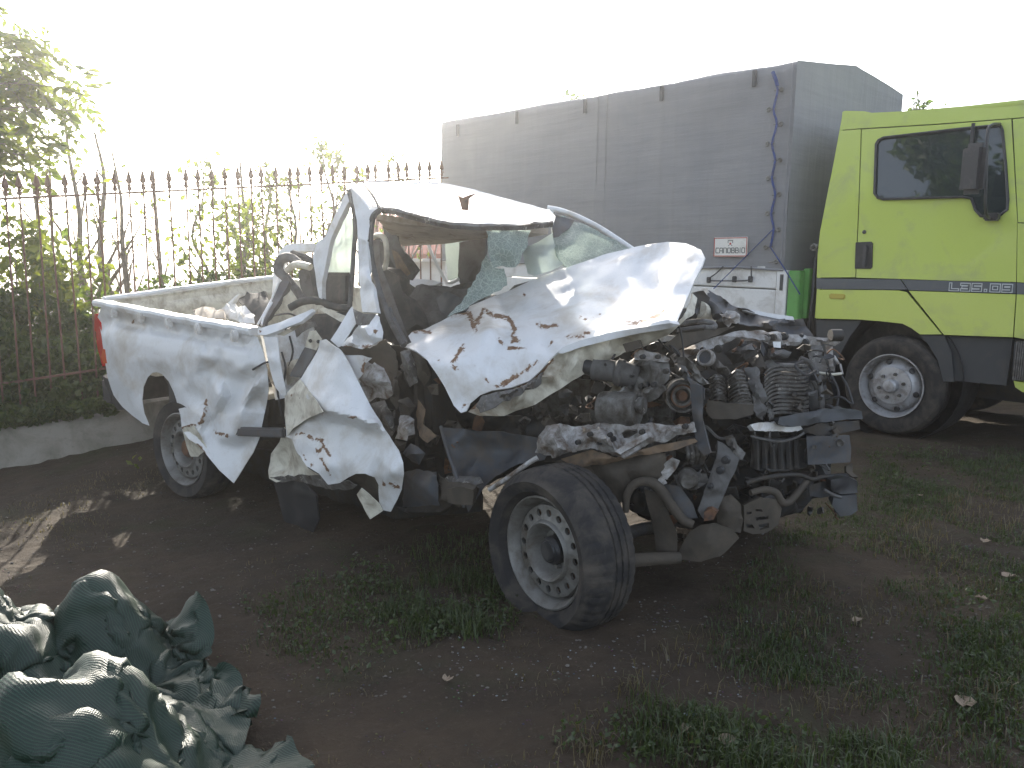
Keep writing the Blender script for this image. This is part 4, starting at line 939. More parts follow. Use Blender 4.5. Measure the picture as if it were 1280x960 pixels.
P_('b_pillar', [(438, 234, .30), (450, 246, .27), (462, 262, .25), (472, 262, .25), (466, 270, .24), (461, 285, .22), (459, 305, .2), (461, 330, .17), (466, 360, .12), (472, 391, .06), (453, 390, .10), (450, 365, .14), (448, 335, .17), (447, 300, .2), (446, 275, .23), (441, 250, .28)], 'paint', [(455, 300, .17), (460, 350, .11)], res=4, amp=.004, thick=.02)
pipe('door_seal', [(476, 262, .26), (467, 270, .25), (464, 285, .24), (463, 310, .22), (467, 335, .2), (475, 365, .15), (488, 400, .1), (505, 432, .06)], .016, M['trim'], pk)
strip('seal_channel', [(470, 300, .3), (472, 335, .26), (482, 365, .22), (494, 400, .16), (509, 430, .1)], [9, 11, 13, 14, 10], M['trim'], pk)
pipe('pillar_trim', [(487, 385, .08), (496, 405, .06), (508, 428, .03)], .008, M['bluegrey'], pk)
pipe('rear_seal', [(436, 238, .4), (442, 262, .38), (444, 290, .36), (442, 320, .34), (440, 350, .32), (437, 384, .3)], .014, M['trim'], pk)
P_('cab_corner', [(437, 236, .42), (439, 246, .42), (425, 272, .42), (414, 298, .42), (408, 325, .4), (403, 350, .38), (402, 375, .35), (399, 376, .35), (394, 345, .38), (391, 320, .4), (396, 303, .42), (407, 296, .43), (417, 272, .44), (430, 245, .44)], 'paint', res=4, amp=.005, thick=.03)
P_('torn_rear_glazing', [(437, 262, .6), (442, 280, .6), (443, 300, .58), (441, 330, .56), (438, 347, .55), (425, 349, .55), (412, 352, .55), (403, 356, .54), (406, 330, .55), (412, 308, .56), (424, 280, .58)], 'frost', [(425, 315, .5)], res=5, amp=.015)
MB().bevbox((W(412, 375, .5) + W(432, 345, .55)) / 2, (unit(W(437, 385, .5) - W(437, 350, .55)), WN, WA), (.10, .03, .12), .02).build('rear_trim', M['seat'], pk)
P_('rear_post', [(405, 352, .7), (415, 350, .7), (418, 385, .66), (405, 386, .66)], 'trim', res=6, amp=.004, thick=.04)
quadgrid('headliner', W(472, 268, .34), W(686, 283, .72), W(640, 290, 1.3), W(505, 302, 1.3), 'liner', n=20, m=12, amp=.03)
P_('headliner_sag', [(476, 268, .4), (525, 279, .38), (575, 287, .42), (607, 289, .5), (607, 297, .9), (570, 297, 1.0), (540, 297, 1.05), (505, 305, 1.1), (488, 290, .8)], 'liner', res=7, amp=.02)
P_('belt_trim', [(478, 282, .8), (494, 290, .8), (505, 315, .82), (521, 338, .84), (512, 350, .84), (497, 340, .82), (484, 312, .8)], 'trim', [(495, 315, .76)], res=6, amp=.012, thick=.03)
P_('burnt_trim', [(489, 312, .74), (497, 316, .74), (513, 342, .78), (505, 348, .78), (495, 334, .76)], 'orange', res=4, amp=.01)
gh_ = [(467, 296, .5), (474, 294, .42), (481, 299, .4), (483.5, 315, .4), (482, 332, .4), (475, 337, .42), (469, 336, .48)]
pipe('grab_handle', gh_, .015, M['inner'], pk)
P_('rear_cab_wall', [(470, 290, 1.0), (490, 320, 1.0), (505, 350, 1.0), (520, 360, 1.05), (560, 360, 1.2), (605, 345, 1.3), (610, 420, 1.1), (560, 425, .95), (480, 430, .8), (465, 360, .9)], 'seat', res=10, amp=.04, thick=.03)
P_('seat_back', [(470, 330, .62), (484, 336, .6), (498, 345, .6), (505, 372, .6), (520, 405, .62), (500, 420, .6), (485, 400, .6), (473, 365, .6)], 'seat', [(490, 370, .54)], res=7, amp=.02, thick=.1)
P_('seat_back', [(520, 356, .9), (560, 358, .95), (592, 362, 1.0), (600, 385, .9), (575, 400, .8), (540, 418, .7), (510, 415, .7), (508, 375, .8)], 'trim', [(550, 380, .82)], res=8, amp=.03, thick=.08)
P_('far_door', [(574, 303, 1.4), (607, 296, 1.42), (606, 330, 1.4), (600, 352, 1.38), (576, 358, 1.36), (572, 345, 1.36)], 'trim', res=6, amp=.01, thick=.03)
P_('far_pillar', [(556, 293, 1.45), (574, 291, 1.45), (574, 345, 1.4), (560, 350, 1.4), (557, 322, 1.42)], 'frost', res=6, amp=.006, thick=.03)
pipe('far_window_frame', [(533, 300, 1.38), (541, 320, 1.37), (550, 338, 1.36), (558, 352, 1.35), (566, 352.5, 1.34), (573, 349, 1.33)], .011, M['paint'], pk)
P_('far_sill', [(498, 344, 1.3), (504, 350, 1.28), (522, 349, 1.3), (540, 350, 1.32), (552, 353, 1.32), (540, 357, 1.28), (512, 358, 1.25), (503, 357, 1.22)], 'paint', res=4, amp=.004, thick=.02)
P_('dashboard', [(520, 415, .5), (560, 398, .6), (610, 372, .8), (660, 352, 1.0), (720, 335, 1.25), (740, 330, 1.35), (700, 350, 1.1), (650, 372, .85), (600, 395, .6), (545, 425, .4), (505, 440, .3)], 'seat', res=8, amp=.03, thick=.1)
P_('steering_column_cover', [(545, 372, .55), (560, 365, .55), (575, 372, .55), (580, 388, .5), (560, 396, .5), (548, 388, .52)], 'black', res=5, amp=.02, thick=.05)
# windscreen remains
P_('windscreen_piece', [(690, 270, 1.3), (705, 272, 1.42), (740, 286, 1.44), (770, 301, 1.45), (786, 312, 1.45), (770, 320, 1.3), (740, 331, 1.15), (718, 338, 1.05), (705, 332, 1.0), (695, 318, 1.0), (690, 300, 1.1)], 'shatter', [(735, 305, 1.3), (710, 300, 1.15), (760, 312, 1.36)], res=5, sm=1, amp=.02, freq=6)
P_('windscreen_piece', [(607, 288, .34), (640, 287, .42), (664, 288, .52), (660, 305, .5), (652, 322, .46), (644, 334, .44), (628, 333, .4), (617, 335, .36), (611, 318, .34)], 'shatter', [(635, 312, .36)], res=5, amp=.02, jag=.8)
P_('windscreen_piece', [(608, 318, .42), (616, 334, .45), (630, 336, .5), (634, 356, .46), (612, 368, .40), (588, 381, .34), (560, 396, .26), (575, 380, .32), (595, 350, .4)], 'shatter', res=5, amp=.02, jag=.8)
P_('torn_airbag_sheet', [(653, 311, .9), (672, 302, 1.0), (690, 291, 1.1), (692, 302, 1.08), (697, 320, 1.04), (704, 330, 1.0), (690, 337, .92), (668, 345, .85), (660, 342, .85), (655, 328, .88)], 'frost', [(675, 320, .9)], res=5, amp=.015)
P_('header_shard', [(692, 268, 1.2), (706, 272, 1.35), (718, 275, 1.4), (712, 285, 1.3), (702, 292, 1.2), (693, 301, 1.1), (691, 285, 1.15)], 'bluegrey', res=4, amp=.008)
pipe('far_a_pillar', [(684, 260, 1.46), (700, 263, 1.5), (722, 271, 1.52), (748, 284, 1.53), (770, 298, 1.53), (792, 313, 1.52)], .017, M['paint'], pk)
pipe('far_a_pillar_seal', [(712, 264.5, 1.56), (735, 274, 1.57), (758, 287, 1.57), (790, 309.5, 1.56)], .010, M['black'], pk)

# --- rear-of-cab wreckage
P_('bent_bar', [(322, 412, .02), (345, 404, .05), (372, 394, .10), (390, 386, .14), (392, 389, .14), (376, 402, .08), (352, 412, .03), (332, 419, .0), (322, 418, .0)], 'paint', [(350, 407, .02)], res=4, amp=.005, thick=.02, rust=[([(326, 413), (327, 416)], 1)])
P_('bent_bar_underside', [(346, 418, .06), (372, 405, .12), (392, 388, .18), (397, 386, .2), (388, 398, .18), (370, 412, .14), (355, 420, .08)], 'inner', res=4, amp=.004, thick=.02)
P_('torn_strip', [(330, 421, -.02), (346, 421, -.02), (349, 440, -.03), (351, 458, -.04), (355, 480, -.05), (358, 494, -.05), (352, 495, -.05), (344, 484, -.05), (338, 465, -.04), (333, 443, -.03)], 'paint', [(342, 450, -.06)], res=4, amp=.005)
P_('bed_front_frame', [(339, 378, .9), (341, 350, .95), (344, 330, .95), (349, 314, .95), (357, 306, .95), (372, 304, .96), (393, 304, .96), (392, 314, .94), (366, 314, .94), (357, 318, .93), (350, 332, .92), (347, 352, .9), (343, 380, .86)], 'paint', res=4, amp=.006, thick=.04)
pipe('black_hose', [(374, 330, .6), (362, 322, .6), (351, 325, .58), (348, 337, .56), (355, 345, .55), (362, 352, .54), (370, 362, .52), (379, 376, .5)], [.03, .032, .034, .034, .03, .028, .026, .024], M['trim'], pk, rings=0)
pipe('black_hose', [(366, 318, .7), (385, 325, .7), (392, 340, .68), (396, 360, .66), (398, 378, .62)], .03, M['seat'], pk)
pipe('grey_hose', [(359, 338, .52), (366, 332, .52), (376, 331, .53), (388, 334, .54)], .022, M['inner'], pk)
P_('upright_plate', [(372, 338, .75), (388, 335, .75), (394, 350, .74), (399, 376, .7), (384, 377, .7), (376, 360, .72)], 'trim', res=5, amp=.008, thick=.02)
P_('torn_beam', [(324, 404, .12), (331, 391, .2), (342, 368, .34), (349, 354, .42), (358, 345, .48), (362, 352, .46), (352, 370, .36), (340, 390, .22), (330, 406, .12)], 'bluegrey', res=4, amp=.006, thick=.03)
pipe('torn_beam_edge', [(322, 406, .08), (330, 392, .16), (340, 373, .28), (349, 352, .38)], .006, M['paint'], pk)
pipe('torn_beam_edge', [(327, 406, .08), (330, 396, .14), (340, 378, .25)], .006, M['paint'], pk)
pipe('cross_pipe', [(362, 385, .3), (378, 377, .34), (398, 376, .36), (420, 384, .38), (438, 386, .4)], .022, M['seat'], pk)
P_('dark_void_panel', [(345, 410, .5), (395, 392, .5), (440, 388, .5), (446, 410, .45), (430, 435, .4), (398, 440, .4), (372, 470, .38), (352, 470, .4), (345, 440, .45)], 'seat', res=9, amp=.05, thick=.03).name = 'rear_cab_shade_sheet'  # dark sheet filling the gap; its colour stands in for the shade there
P_('cream_strip', [(398, 386, .3), (404, 384, .3), (432, 395, .28), (430, 403, .27), (425, 402, .27)], 'inner', res=4, amp=.004)
P_('seat_frame_scrap', [(366, 410, .3), (378, 402, .3), (392, 402, .3), (394, 408, .3), (380, 414, .3), (368, 425, .3)], 'greymetal', res=4, amp=.02, jag=.6)
for k, pts in enumerate(([(355, 402, .2), (357, 412, .2), (356, 418, .2)], [(340, 395, .4), (360, 392, .4), (372, 396, .42)], [(352, 440, .1), (357, 460, .1), (354, 480, .1)], [(362, 420, .2), (366, 440, .2), (360, 462, .2)], [(345, 470, .1), (347, 490, .1), (352, 520, .12)], [(316, 462, .0), (330, 454, .0), (338, 452, .05)])):
    pipe('loose_cable', pts, .006, M['wire'], pk)
P_('lower_corner_panel', [(352, 455, .2), (375, 448, .2), (372, 472, .18), (362, 480, .16), (350, 485, .18)], 'inner', res=5, amp=.01)
P_('inner_sill', [(345, 480, .25), (358, 490, .2), (358, 530, .2), (330, 533, .22), (334, 500, .24)], 'dark', res=6, amp=.02)
P_('scrap_bracket', [(333, 455, .1), (344, 448, .08), (350, 470, .06), (345, 486, .06), (337, 478, .08)], 'greymetal', res=4, amp=.015)
MB().bevbox((W(293, 540, -.02) + W(356, 540, -.04)) / 2, (unit(W(356, 540, -.04) - W(293, 538, -.02)), WN, UP), (np.linalg.norm(W(356, 540, -.04) - W(293, 538, -.02)) / 2, .015, .026), .008).build('sill_bar', M['bluegrey'], pk)
P_('mud_flap', [(340, 598, .05), (360, 594, .03), (378, 602, .03), (394, 620, .03), (398, 650, .04), (390, 668, .05), (377, 680, .06), (363, 672, .06), (352, 640, .06)], 'black', res=7, amp=.01, thick=.012)
P_('underfloor_shadow_plate', [(300, 560, .5), (420, 570, .45), (500, 600, .4), (600, 610, .35), (600, 640, .4), (480, 650, .5), (380, 640, .6), (300, 610, .6)], 'dark', res=14, amp=.03, thick=.02).name = 'underfloor_shade_sheet'  # dark sheet painting in the shade under the floor

# --- torn door
door_o = [(400, 426, -.02), (407, 424, -.03), (415, 430, -.05), (425, 437, -.06), (435, 452, -.07), (446, 473, -.08), (457, 495, -.09), (470, 519, -.1), (486, 545, -.1), (498, 563, -.1), (504, 578, -.1), (505, 592, -.1), (502, 612, -.08), (496, 625, -.07), (488, 640, -.06), (479, 638, -.07), (474, 628, -.08), (473, 606, -.11), (468, 597, -.13), (457, 592, -.15), (445, 592, -.16), (435, 597, -.15), (424, 604, -.14), (410, 606, -.14), (398, 592, -.15), (384, 583, -.13), (372, 566, -.11), (365, 549, -.09), (358, 546, -.06), (356, 522, -.03), (356, 493, -.02), (375, 474, -.03), (386, 456, -.03), (396, 440, -.02)]
door_i = [(398, 505, -.17), (404, 514, -.19), (420, 517, -.2), (437, 521, -.2), (456, 527, -.19), (474, 527, -.15), (386, 492, -.12), (402, 523, -.09), (420, 528, -.08), (440, 533, -.085), (460, 541, -.09), (380, 523, -.10), (367, 536, -.07), (388, 521, -.08), (420, 470, -.10), (440, 495, -.14), (410, 490, -.13), (430, 465, -.09), (420, 555, -.12), (450, 560, -.13), (475, 570, -.13), (490, 590, -.15), (400, 565, -.12), (390, 548, -.10), (412, 580, -.17), (440, 578, -.16), (382, 550, -.11), (408, 560, -.12), (425, 585, -.15), (480, 610, -.1), (372, 505, -.07)]
P_('torn_door', door_o, 'paint', door_i, res=4, sm=1, amp=.006, freq=8, rust=[([(366, 548), (372, 540), (385, 545), (402, 552), (406, 560), (412, 570)], 1.3), ([(394, 556), (398, 570), (408, 585), (415, 600)], 1.7), ([(398, 550), (404, 548), (400, 566)], 1.5), ([(400, 512), (404, 516)], 2), ([(436, 521), (446, 522)], 1.3), ([(470, 529), (474, 540)], 1.), ([(486, 604), (498, 608)], 2.2), ([(476, 600), (480, 606)], 1.3), ([(366, 548), (376, 566), (390, 582)], 1.)]).name = 'torn_door'
P_('door_fold_shade', [(356, 493, -.04), (375, 474, -.05), (387, 490, -.125), (398, 505, -.19), (404, 515, -.21), (386, 522, -.14), (367, 535, -.105), (359, 545, -.085), (356, 520, -.05)], 'inner', res=4, sm=0, amp=.004, rust=[([(363, 496), (368, 491)], .9), ([(371, 497), (377, 497)], .9)])  # cream overlay on the fold; its beige stands in for shaded white paint
P_('door_inner_skin', [(356, 534, .0), (364, 549, -.05), (372, 567, -.07), (384, 585, -.08), (398, 594, -.09), (412, 607, -.1), (390, 604, -.04), (372, 596, -.02), (355, 600, 0), (345, 603, 0), (337, 598, .01), (336, 588, .01), (339, 567, .01), (349, 553, .01)], 'inner', [(360, 585, .06), (358, 560, .05)], res=5, sm=1, amp=.006)
P_('door_hem', [(337, 597, .0), (372, 594, -.04), (398, 594, -.1), (412, 607, -.13), (436, 600, -.15), (446, 607, -.13), (440, 612, -.1), (415, 613, -.1), (395, 608, -.05), (370, 600, -.01), (356, 603, .0), (344, 604, .01)], 'greymetal', res=4, amp=.012, jag=.5, rust=[([(400, 605), (430, 606)], 3)])
P_('door_cavity_skin', [(434, 596, -.08), (446, 592, -.09), (460, 592, -.09), (474, 603, -.06), (474, 630, -.04), (460, 615, -.04), (446, 604, -.05)], 'brown', res=5, amp=.01)
P_('door_tongue', [(446, 618, -.1), (452, 610, -.12), (462, 618, -.11), (474, 630, -.09), (478, 639, -.08), (463, 649, -.09), (455, 636, -.1)], 'inner', res=4, amp=.006)
hp = P_('hinge_bracket', [(387, 414, .0), (394, 413, .0), (402, 424, .0), (398, 432, .0), (395, 438, .0), (381, 433, .02)], 'inner', res=3, amp=.002)
for x, y in ((388, 426), (398, 427)):
    MB().lathe([(.001, -.006), (.008, -.006), (.010, .002)], W(x, y, -.004), WN, 10).build('bolt_hole', M['dark'], hp)
P_('latch_plate', [(381, 434, .03), (396, 438, .01), (388, 452, .0), (376, 472, -.02), (362, 470, .02), (366, 462, .03)], 'bluegrey', res=4, amp=.004)

# --- crushed side between the door and the front wheel
P_('cowl_strip', [(440, 383, .12), (445, 392, .1), (445, 404, .08), (432, 424, .04), (424, 435, .02), (413, 425, .03), (424, 408, .06), (432, 396, .1)], 'paint', res=4, amp=.005)
P_('cowl_plate', [(441, 386, .1), (455, 392, .09), (469, 392, .08), (464, 408, .05), (452, 408, .06), (445, 405, .07)], 'greymetal', res=4, amp=.006)
P_('crumpled_cowl', [(424, 432, .0), (440, 418, -.01), (448, 407, .0), (462, 406, .0), (470, 392, .03), (474, 396, .03), (479, 415, .02), (478, 424, .0), (466, 431, -.02), (452, 436, -.03), (436, 434, -.02)], 'paint', [(455, 412, -.05), (450, 422, .03), (462, 420, -.05), (440, 428, -.05), (470, 412, -.02)], res=3.5, sm=0, amp=.008, freq=14, rust=[([(467, 412), (470, 416), (472, 409)], 1.5), ([(430, 434), (470, 433)], 2.)])
P_('rust_band', [(424, 434, .01), (436, 432, .0), (450, 437, .0), (466, 433, .0), (482, 424, .03), (494, 440, .06), (497, 470, .08), (480, 468, .06), (466, 456, .04), (450, 446, .02), (432, 444, .01)], 'brown', res=4, sm=0, amp=.008, jag=.7)
P_('fender_remnant', [(430, 444, -.01), (447, 444, -.02), (464, 448, -.02), (455, 456, -.01), (453, 468, .0), (446, 474, -.01), (438, 460, -.02)], 'paint', res=4, amp=.008, jag=.4, rust=[([(456, 450), (453, 466)], 2)])
P_('crushed_fender', [(448, 474, .02), (455, 462, .01), (468, 453, .0), (480, 460, .02), (489, 478, .03), (492, 492, .04), (484, 499, .05), (470, 497, .04), (462, 503, .04), (455, 498, .03)], 'whitemetal', [(466, 475, -.05), (476, 488, .04), (458, 484, .05)], res=3.5, sm=0, amp=.008, freq=12, jag=.5)
rs = random.Random(11)
P_('inner_wing', [(478, 428, .3), (500, 432, .28), (514, 434, .28), (540, 440, .3), (585, 500, .35), (600, 520, .4), (700, 520, .5), (690, 560, .45), (600, 605, .35), (550, 640, .3), (495, 640, .25), (490, 560, .2), (470, 500, .2)], 'dark', [(540, 520, .45), (600, 560, .5), (520, 580, .35), (510, 480, .35)], res=7, amp=.05, freq=8, thick=.02)
for o, mt, l in (([(500, 440), (512, 436), (520, 455), (522, 478), (512, 484), (504, 466)], 'greymetal', .10), ([(514, 436), (530, 440), (538, 470), (530, 484), (522, 470)], 'brown', .14), ([(484, 462), (496, 470), (500, 492), (496, 512), (488, 500)], 'brown', .08),
                 ([(500, 519), (511, 519), (518, 524), (519, 543), (510, 545), (508, 551), (494, 548), (497, 535)], 'whitemetal', .05), ([(504, 566), (513, 554), (522, 558), (532, 567), (524, 581), (515, 577)], 'bluegrey', .03), ([(522, 500), (531, 512), (529, 530), (546, 545), (534, 554), (524, 545), (521, 520)], 'orange', .10),
                 ([(463, 505), (480, 500), (492, 520), (493, 540), (486, 550), (478, 530)], 'greymetal', .06), ([(494, 549), (508, 553), (505, 562), (498, 566), (490, 558)], 'brown', .06), ([(505, 590), (520, 586), (545, 590), (549, 632), (503, 634)], 'bluegrey', .04), ([(496, 500), (510, 496), (520, 508), (512, 520), (500, 518)], 'dark', .10),
                 ([(548, 592), (560, 602), (588, 604), (600, 610), (592, 628), (575, 634), (552, 624)], 'brown', .05), ([(548, 606), (590, 610), (604, 604), (600, 596), (560, 594)], 'greymetal', .08)):
    P_('crushed_sheet_piece', [(x, y, l + rs.uniform(-.03, .03)) for x, y in o], mt, [(sum(p[0] for p in o) / len(o), sum(p[1] for p in o) / len(o), l - .06)], res=5, sm=0, amp=.006, freq=15, jag=.5)
P_('fender_liner', [(553, 534, .16), (580, 536, .2), (620, 540, .24), (660, 545, .28), (690, 552, .3), (680, 575, .3), (650, 580, .24), (620, 596, .2), (604, 610, .16), (586, 640, .12), (578, 620, .1), (566, 590, .1), (560, 560, .12)], 'bluegrey', [(600, 565, .26), (640, 562, .3), (585, 600, .18)], res=6, sm=1, amp=.02)
pipe('torn_liner_edge', [(551, 533, .12), (560, 565, .08), (572, 600, .05), (580, 634, .06)], .010, M['bluegrey'], pk)
pipe('liner_flange', [(612, 612, -.02), (628, 602, -.02), (645, 590, 0), (662, 578, .03), (672, 572, .05)], .011, M['whitemetal'], pk)
P_('running_board_end', [(556, 612, -.02), (575, 608, -.03), (592, 612, -.03), (590, 632, -.01), (560, 628, -.01)], 'brown', res=5, amp=.01, thick=.03)

# --- bonnet, folded up like a tent
hood = [(500, 432, .12), (516, 414, .22), (532, 411, .32), (560, 397, .48), (590, 381, .62), (620, 370, .74), (660, 352, .86), (700, 336.5, .98), (760, 317, 1.12), (800, 306.5, 1.18), (834, 302, 1.2), (858, 304, 1.14), (876, 312, 1.06), (881, 322, 1.0), (878, 332, .96), (868, 352, .84), (861, 368, .74), (852, 388, .55), (846, 403, .40), (838, 405.5, .35), (800, 411, .34), (760, 417.5, .32), (725, 427, .29), (702, 435, .26), (690, 447, .24), (677, 462, .2), (662, 477, .16), (640, 484, .12), (615, 488, .08), (600, 494, .05), (588, 504, .02), (583, 514, .0), (576, 516, -.02), (567, 507, -.02), (556, 484, .0), (546, 468, .02), (534, 450, .04), (520, 439, .07), (509, 434, .1)]
hin = [(560, 420, .20), (590, 405, .36), (587, 425, .20), (600, 440, .12), (575, 450, .05), (560, 460, .02), (575, 480, .0), (600, 470, .06), (620, 430, .26), (640, 410, .42), (640, 440, .22), (640, 462, .17), (660, 440, .22), (680, 425, .34), (680, 400, .52), (700, 415, .40), (700, 385, .62), (690, 365, .78), (720, 400, .50), (740, 375, .70), (745, 350, .88), (760, 395, .56), (770, 330, 1.02), (780, 362, .82), (788, 345, .94), (790, 385, .60), (795, 395, .52), (796, 345, .96), (797, 375, .66), (798, 360, .82), (810, 330, 1.06), (830, 318, 1.12), (820, 360, .86), (815, 390, .52), (835, 375, .66), (845, 345, .88), (850, 325, 1.02), (835, 398, .42), (610, 412, .26), (650, 425, .30), (612, 462, .13), (530, 425, .18), (545, 440, .1)]
P_('bonnet', hood, 'paint', hin, res=4.5, sm=1, amp=.006, freq=4.5, thick=.008, ang=.9, rust=[
    ([(562, 394), (575, 391), (588, 394), (594, 413)], 3.4), ([(596, 404), (604, 388), (617, 394), (636, 397), (643, 410), (640, 428)], 3.2), ([(641, 424), (647, 427)], 3.6), ([(672, 405), (684, 409), (698, 408)], 2.6), ([(621, 422), (632, 433), (645, 436), (660, 434)], 1.9),
    ([(580, 430), (571, 444), (566, 456), (572, 462)], 3.2), ([(690, 424), (688, 432), (684, 440)], 1.8), ([(708, 421), (722, 420), (736, 415)], 2.2), ([(672, 452), (660, 462), (640, 474), (618, 484)], 3.), ([(783, 405), (800, 402), (822, 395), (828, 388)], 2.6),
    ([(514, 416), (528, 413), (538, 415)], 2.2), ([(540, 462), (530, 450)], 1.6), ([(722, 394), (732, 400)], 1.), ([(600, 468), (612, 478)], 1.2), ([(655, 368), (672, 366), (690, 366)], .7), ([(740, 396), (752, 392)], .9), ([(575, 512), (585, 505)], 2.2), ([(548, 450), (550, 456)], 1.4), ([(858, 385), (850, 402)], 1.0)])
P_('bonnet_hem', [(838, 404, .33), (800, 409.5, .32), (760, 416, .30), (725, 425.5, .27), (703, 434, .24), (697, 441, .23), (703, 442, .24), (726, 434, .27), (762, 425, .30), (802, 416, .33), (836, 411, .36), (850, 406, .40)], 'paint', res=4, amp=.004, thick=.02)
P_('bonnet_underside', [(840, 408, .40), (856, 396, .56), (866, 366, .80), (872, 372, .82), (868, 392, .70), (852, 404, .56), (836, 418, .5), (802, 436, .44), (780, 441, .42), (735, 464, .36), (700, 486, .3), (668, 506, .22), (630, 520, .12), (600, 520, .06), (586, 514, .03), (602, 498, .06), (640, 487, .14), (664, 475, .2), (684, 456, .26), (698, 440, .30), (726, 432, .33), (762, 423, .36), (802, 415, .38)], 'inner', [(760, 440, .34), (720, 455, .28), (690, 470, .22), (650, 497, .10), (812, 424, .42), (775, 432, .44), (700, 462, .30)], res=4.5, sm=1, amp=.012, freq=8, rust=[([(690, 448), (676, 466), (650, 480), (630, 490)], 3.5), ([(600, 500), (590, 510)], 3), ([(784, 440), (786, 430)], 1.5)])
P_('bonnet_bracket', [(778, 430, .34), (798, 425, .36), (802, 434, .36), (783, 441, .35)], 'brown', res=4, amp=.004, thick=.03)
P_('crushed_bonnet_lip', [(600, 496, .02), (622, 489, .05), (650, 484, .10), (668, 474, .16), (680, 466, .2), (676, 476, .2), (655, 492, .1), (632, 500, .04), (612, 512, .0), (600, 516, .0), (594, 508, .0)], 'greymetal', [(630, 494, -.02), (655, 486, .04)], res=3.5, sm=0, amp=.02, freq=14, rust=[([(610, 500), (660, 484)], 3)])

# --- engine bay
bx = np.array
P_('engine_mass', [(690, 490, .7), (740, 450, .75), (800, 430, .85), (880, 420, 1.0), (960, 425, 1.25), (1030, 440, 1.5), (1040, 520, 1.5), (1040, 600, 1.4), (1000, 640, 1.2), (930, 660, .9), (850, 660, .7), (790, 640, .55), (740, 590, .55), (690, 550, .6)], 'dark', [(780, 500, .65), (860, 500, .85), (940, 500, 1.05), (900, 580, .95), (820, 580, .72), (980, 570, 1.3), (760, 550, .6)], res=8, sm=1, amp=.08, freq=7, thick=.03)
MB().bevbox(Wt(2.45, .88, .72), (WA, WN, UP), (.38, .26, .24), .06).build('engine_block', M['alu'], pk)
MB().bevbox(Wt(1.72, .85, .8), (WA, WN, UP), (.06, .68, .3), .05).build('bulkhead', M['dark'], pk)
# far wing and slam panel
P_('far_wing_edge', [(918, 381.5, 1.45), (935, 386, 1.46), (960, 391, 1.47), (991, 395.5, 1.48), (992, 400, 1.46), (975, 399, 1.46), (950, 394, 1.45), (925, 387, 1.44)], 'paint', res=4, amp=.004, thick=.02)
P_('far_wing', [(884, 362, 1.3), (900, 370, 1.36), (918, 383, 1.42), (950, 393, 1.46), (990, 400, 1.48), (1004, 398, 1.5), (1007, 407, 1.5), (1017, 421, 1.48), (1000, 420, 1.42), (975, 414, 1.4), (945, 408, 1.34), (925, 404, 1.28), (905, 392, 1.25), (888, 380, 1.25)], 'bluegrey', [(930, 394, 1.5), (960, 403, 1.34), (985, 409, 1.5), (905, 380, 1.4)], res=4, sm=0, amp=.014, freq=9)
P_('far_wing_glint', [(876, 361, 1.2), (884, 360, 1.2), (887, 366, 1.22), (880, 368, 1.2)], 'paint', res=3, amp=.004).name = 'wing_glint_patch'  # white patch painted as a glint on the far wing
P_('wing_bracket', [(866, 366, .95), (880, 364, 1.0), (886, 372, 1.05), (880, 392, 1.0), (868, 392, .92), (862, 380, .9)], 'dark', res=4, amp=.015)
P_('slam_panel', [(838, 446, .72), (850, 437, .74), (872, 428, .8), (900, 419, .9), (925, 412, .98), (950, 414, 1.08), (985, 417, 1.22), (1015, 421, 1.34), (1045, 422, 1.46), (1051, 428, 1.48), (1044, 432, 1.46), (1030, 431, 1.4), (1008, 433, 1.32), (985, 432, 1.2), (960, 432, 1.1), (945, 424, 1.02), (928, 420, .96), (905, 430, .9), (880, 440, .8), (858, 447, .74), (842, 452, .7)], 'whitemetal', [(870, 435, .74), (910, 422, .9), (960, 422, 1.04), (1000, 426, 1.24), (1030, 426, 1.36)], res=3.5, sm=0, amp=.012, freq=12, thick=.02, rust=[([(940, 430), (975, 433), (1000, 432)], 2.5), ([(855, 440), (870, 446)], 2)])
sp_ = bpy.data.objects['slam_panel']
for x, y, l, r in ((980, 420.5, 1.18, .018), (1006, 428, 1.3, .018), (966, 421.5, 1.1, .016), (898, 436, .82, .018), (1002, 420, 1.3, .01), (958, 421, 1.08, .014)):
    MB().lathe([(.001, -.012), (r, -.01), (r * 1.1, .01)], W(x, y, l - .02), WN, 12).build('bolt_hole', M['dark'], sp_)
P_('slam_label', [(966, 427, 1.04), (976, 427, 1.06), (976, 435, 1.05), (967, 434, 1.03)], 'boards', par=sp_, res=4, amp=.001)
pipe('lock_stub', [(1038, 419, 1.4), (1052, 419, 1.44)], .03, M['dark'], pk)
P_('lamp_mount', [(1004, 433, 1.3), (1016, 431, 1.34), (1028, 432, 1.36), (1032, 452, 1.36), (1036, 470, 1.36), (1022, 466, 1.3), (1012, 450, 1.28)], 'greymetal', res=4, amp=.015, jag=.4)
P_('lamp_mount_strut', [(1031, 431, 1.38), (1041, 433, 1.4), (1042, 458, 1.4), (1037, 458, 1.38)], 'whitemetal', res=4, amp=.006)
P_('side_shroud', [(1003, 448, 1.2), (1018, 455, 1.25), (1026, 480, 1.26), (1030, 515, 1.26), (1016, 520, 1.2), (1008, 500, 1.16), (1004, 470, 1.16)], 'black', res=5, amp=.01, thick=.03)
pipe('shroud_rib', [(1000, 448, 1.15), (1014, 456, 1.18), (1024, 478, 1.18), (1028, 512, 1.18)], .014, M['trim'], pk)
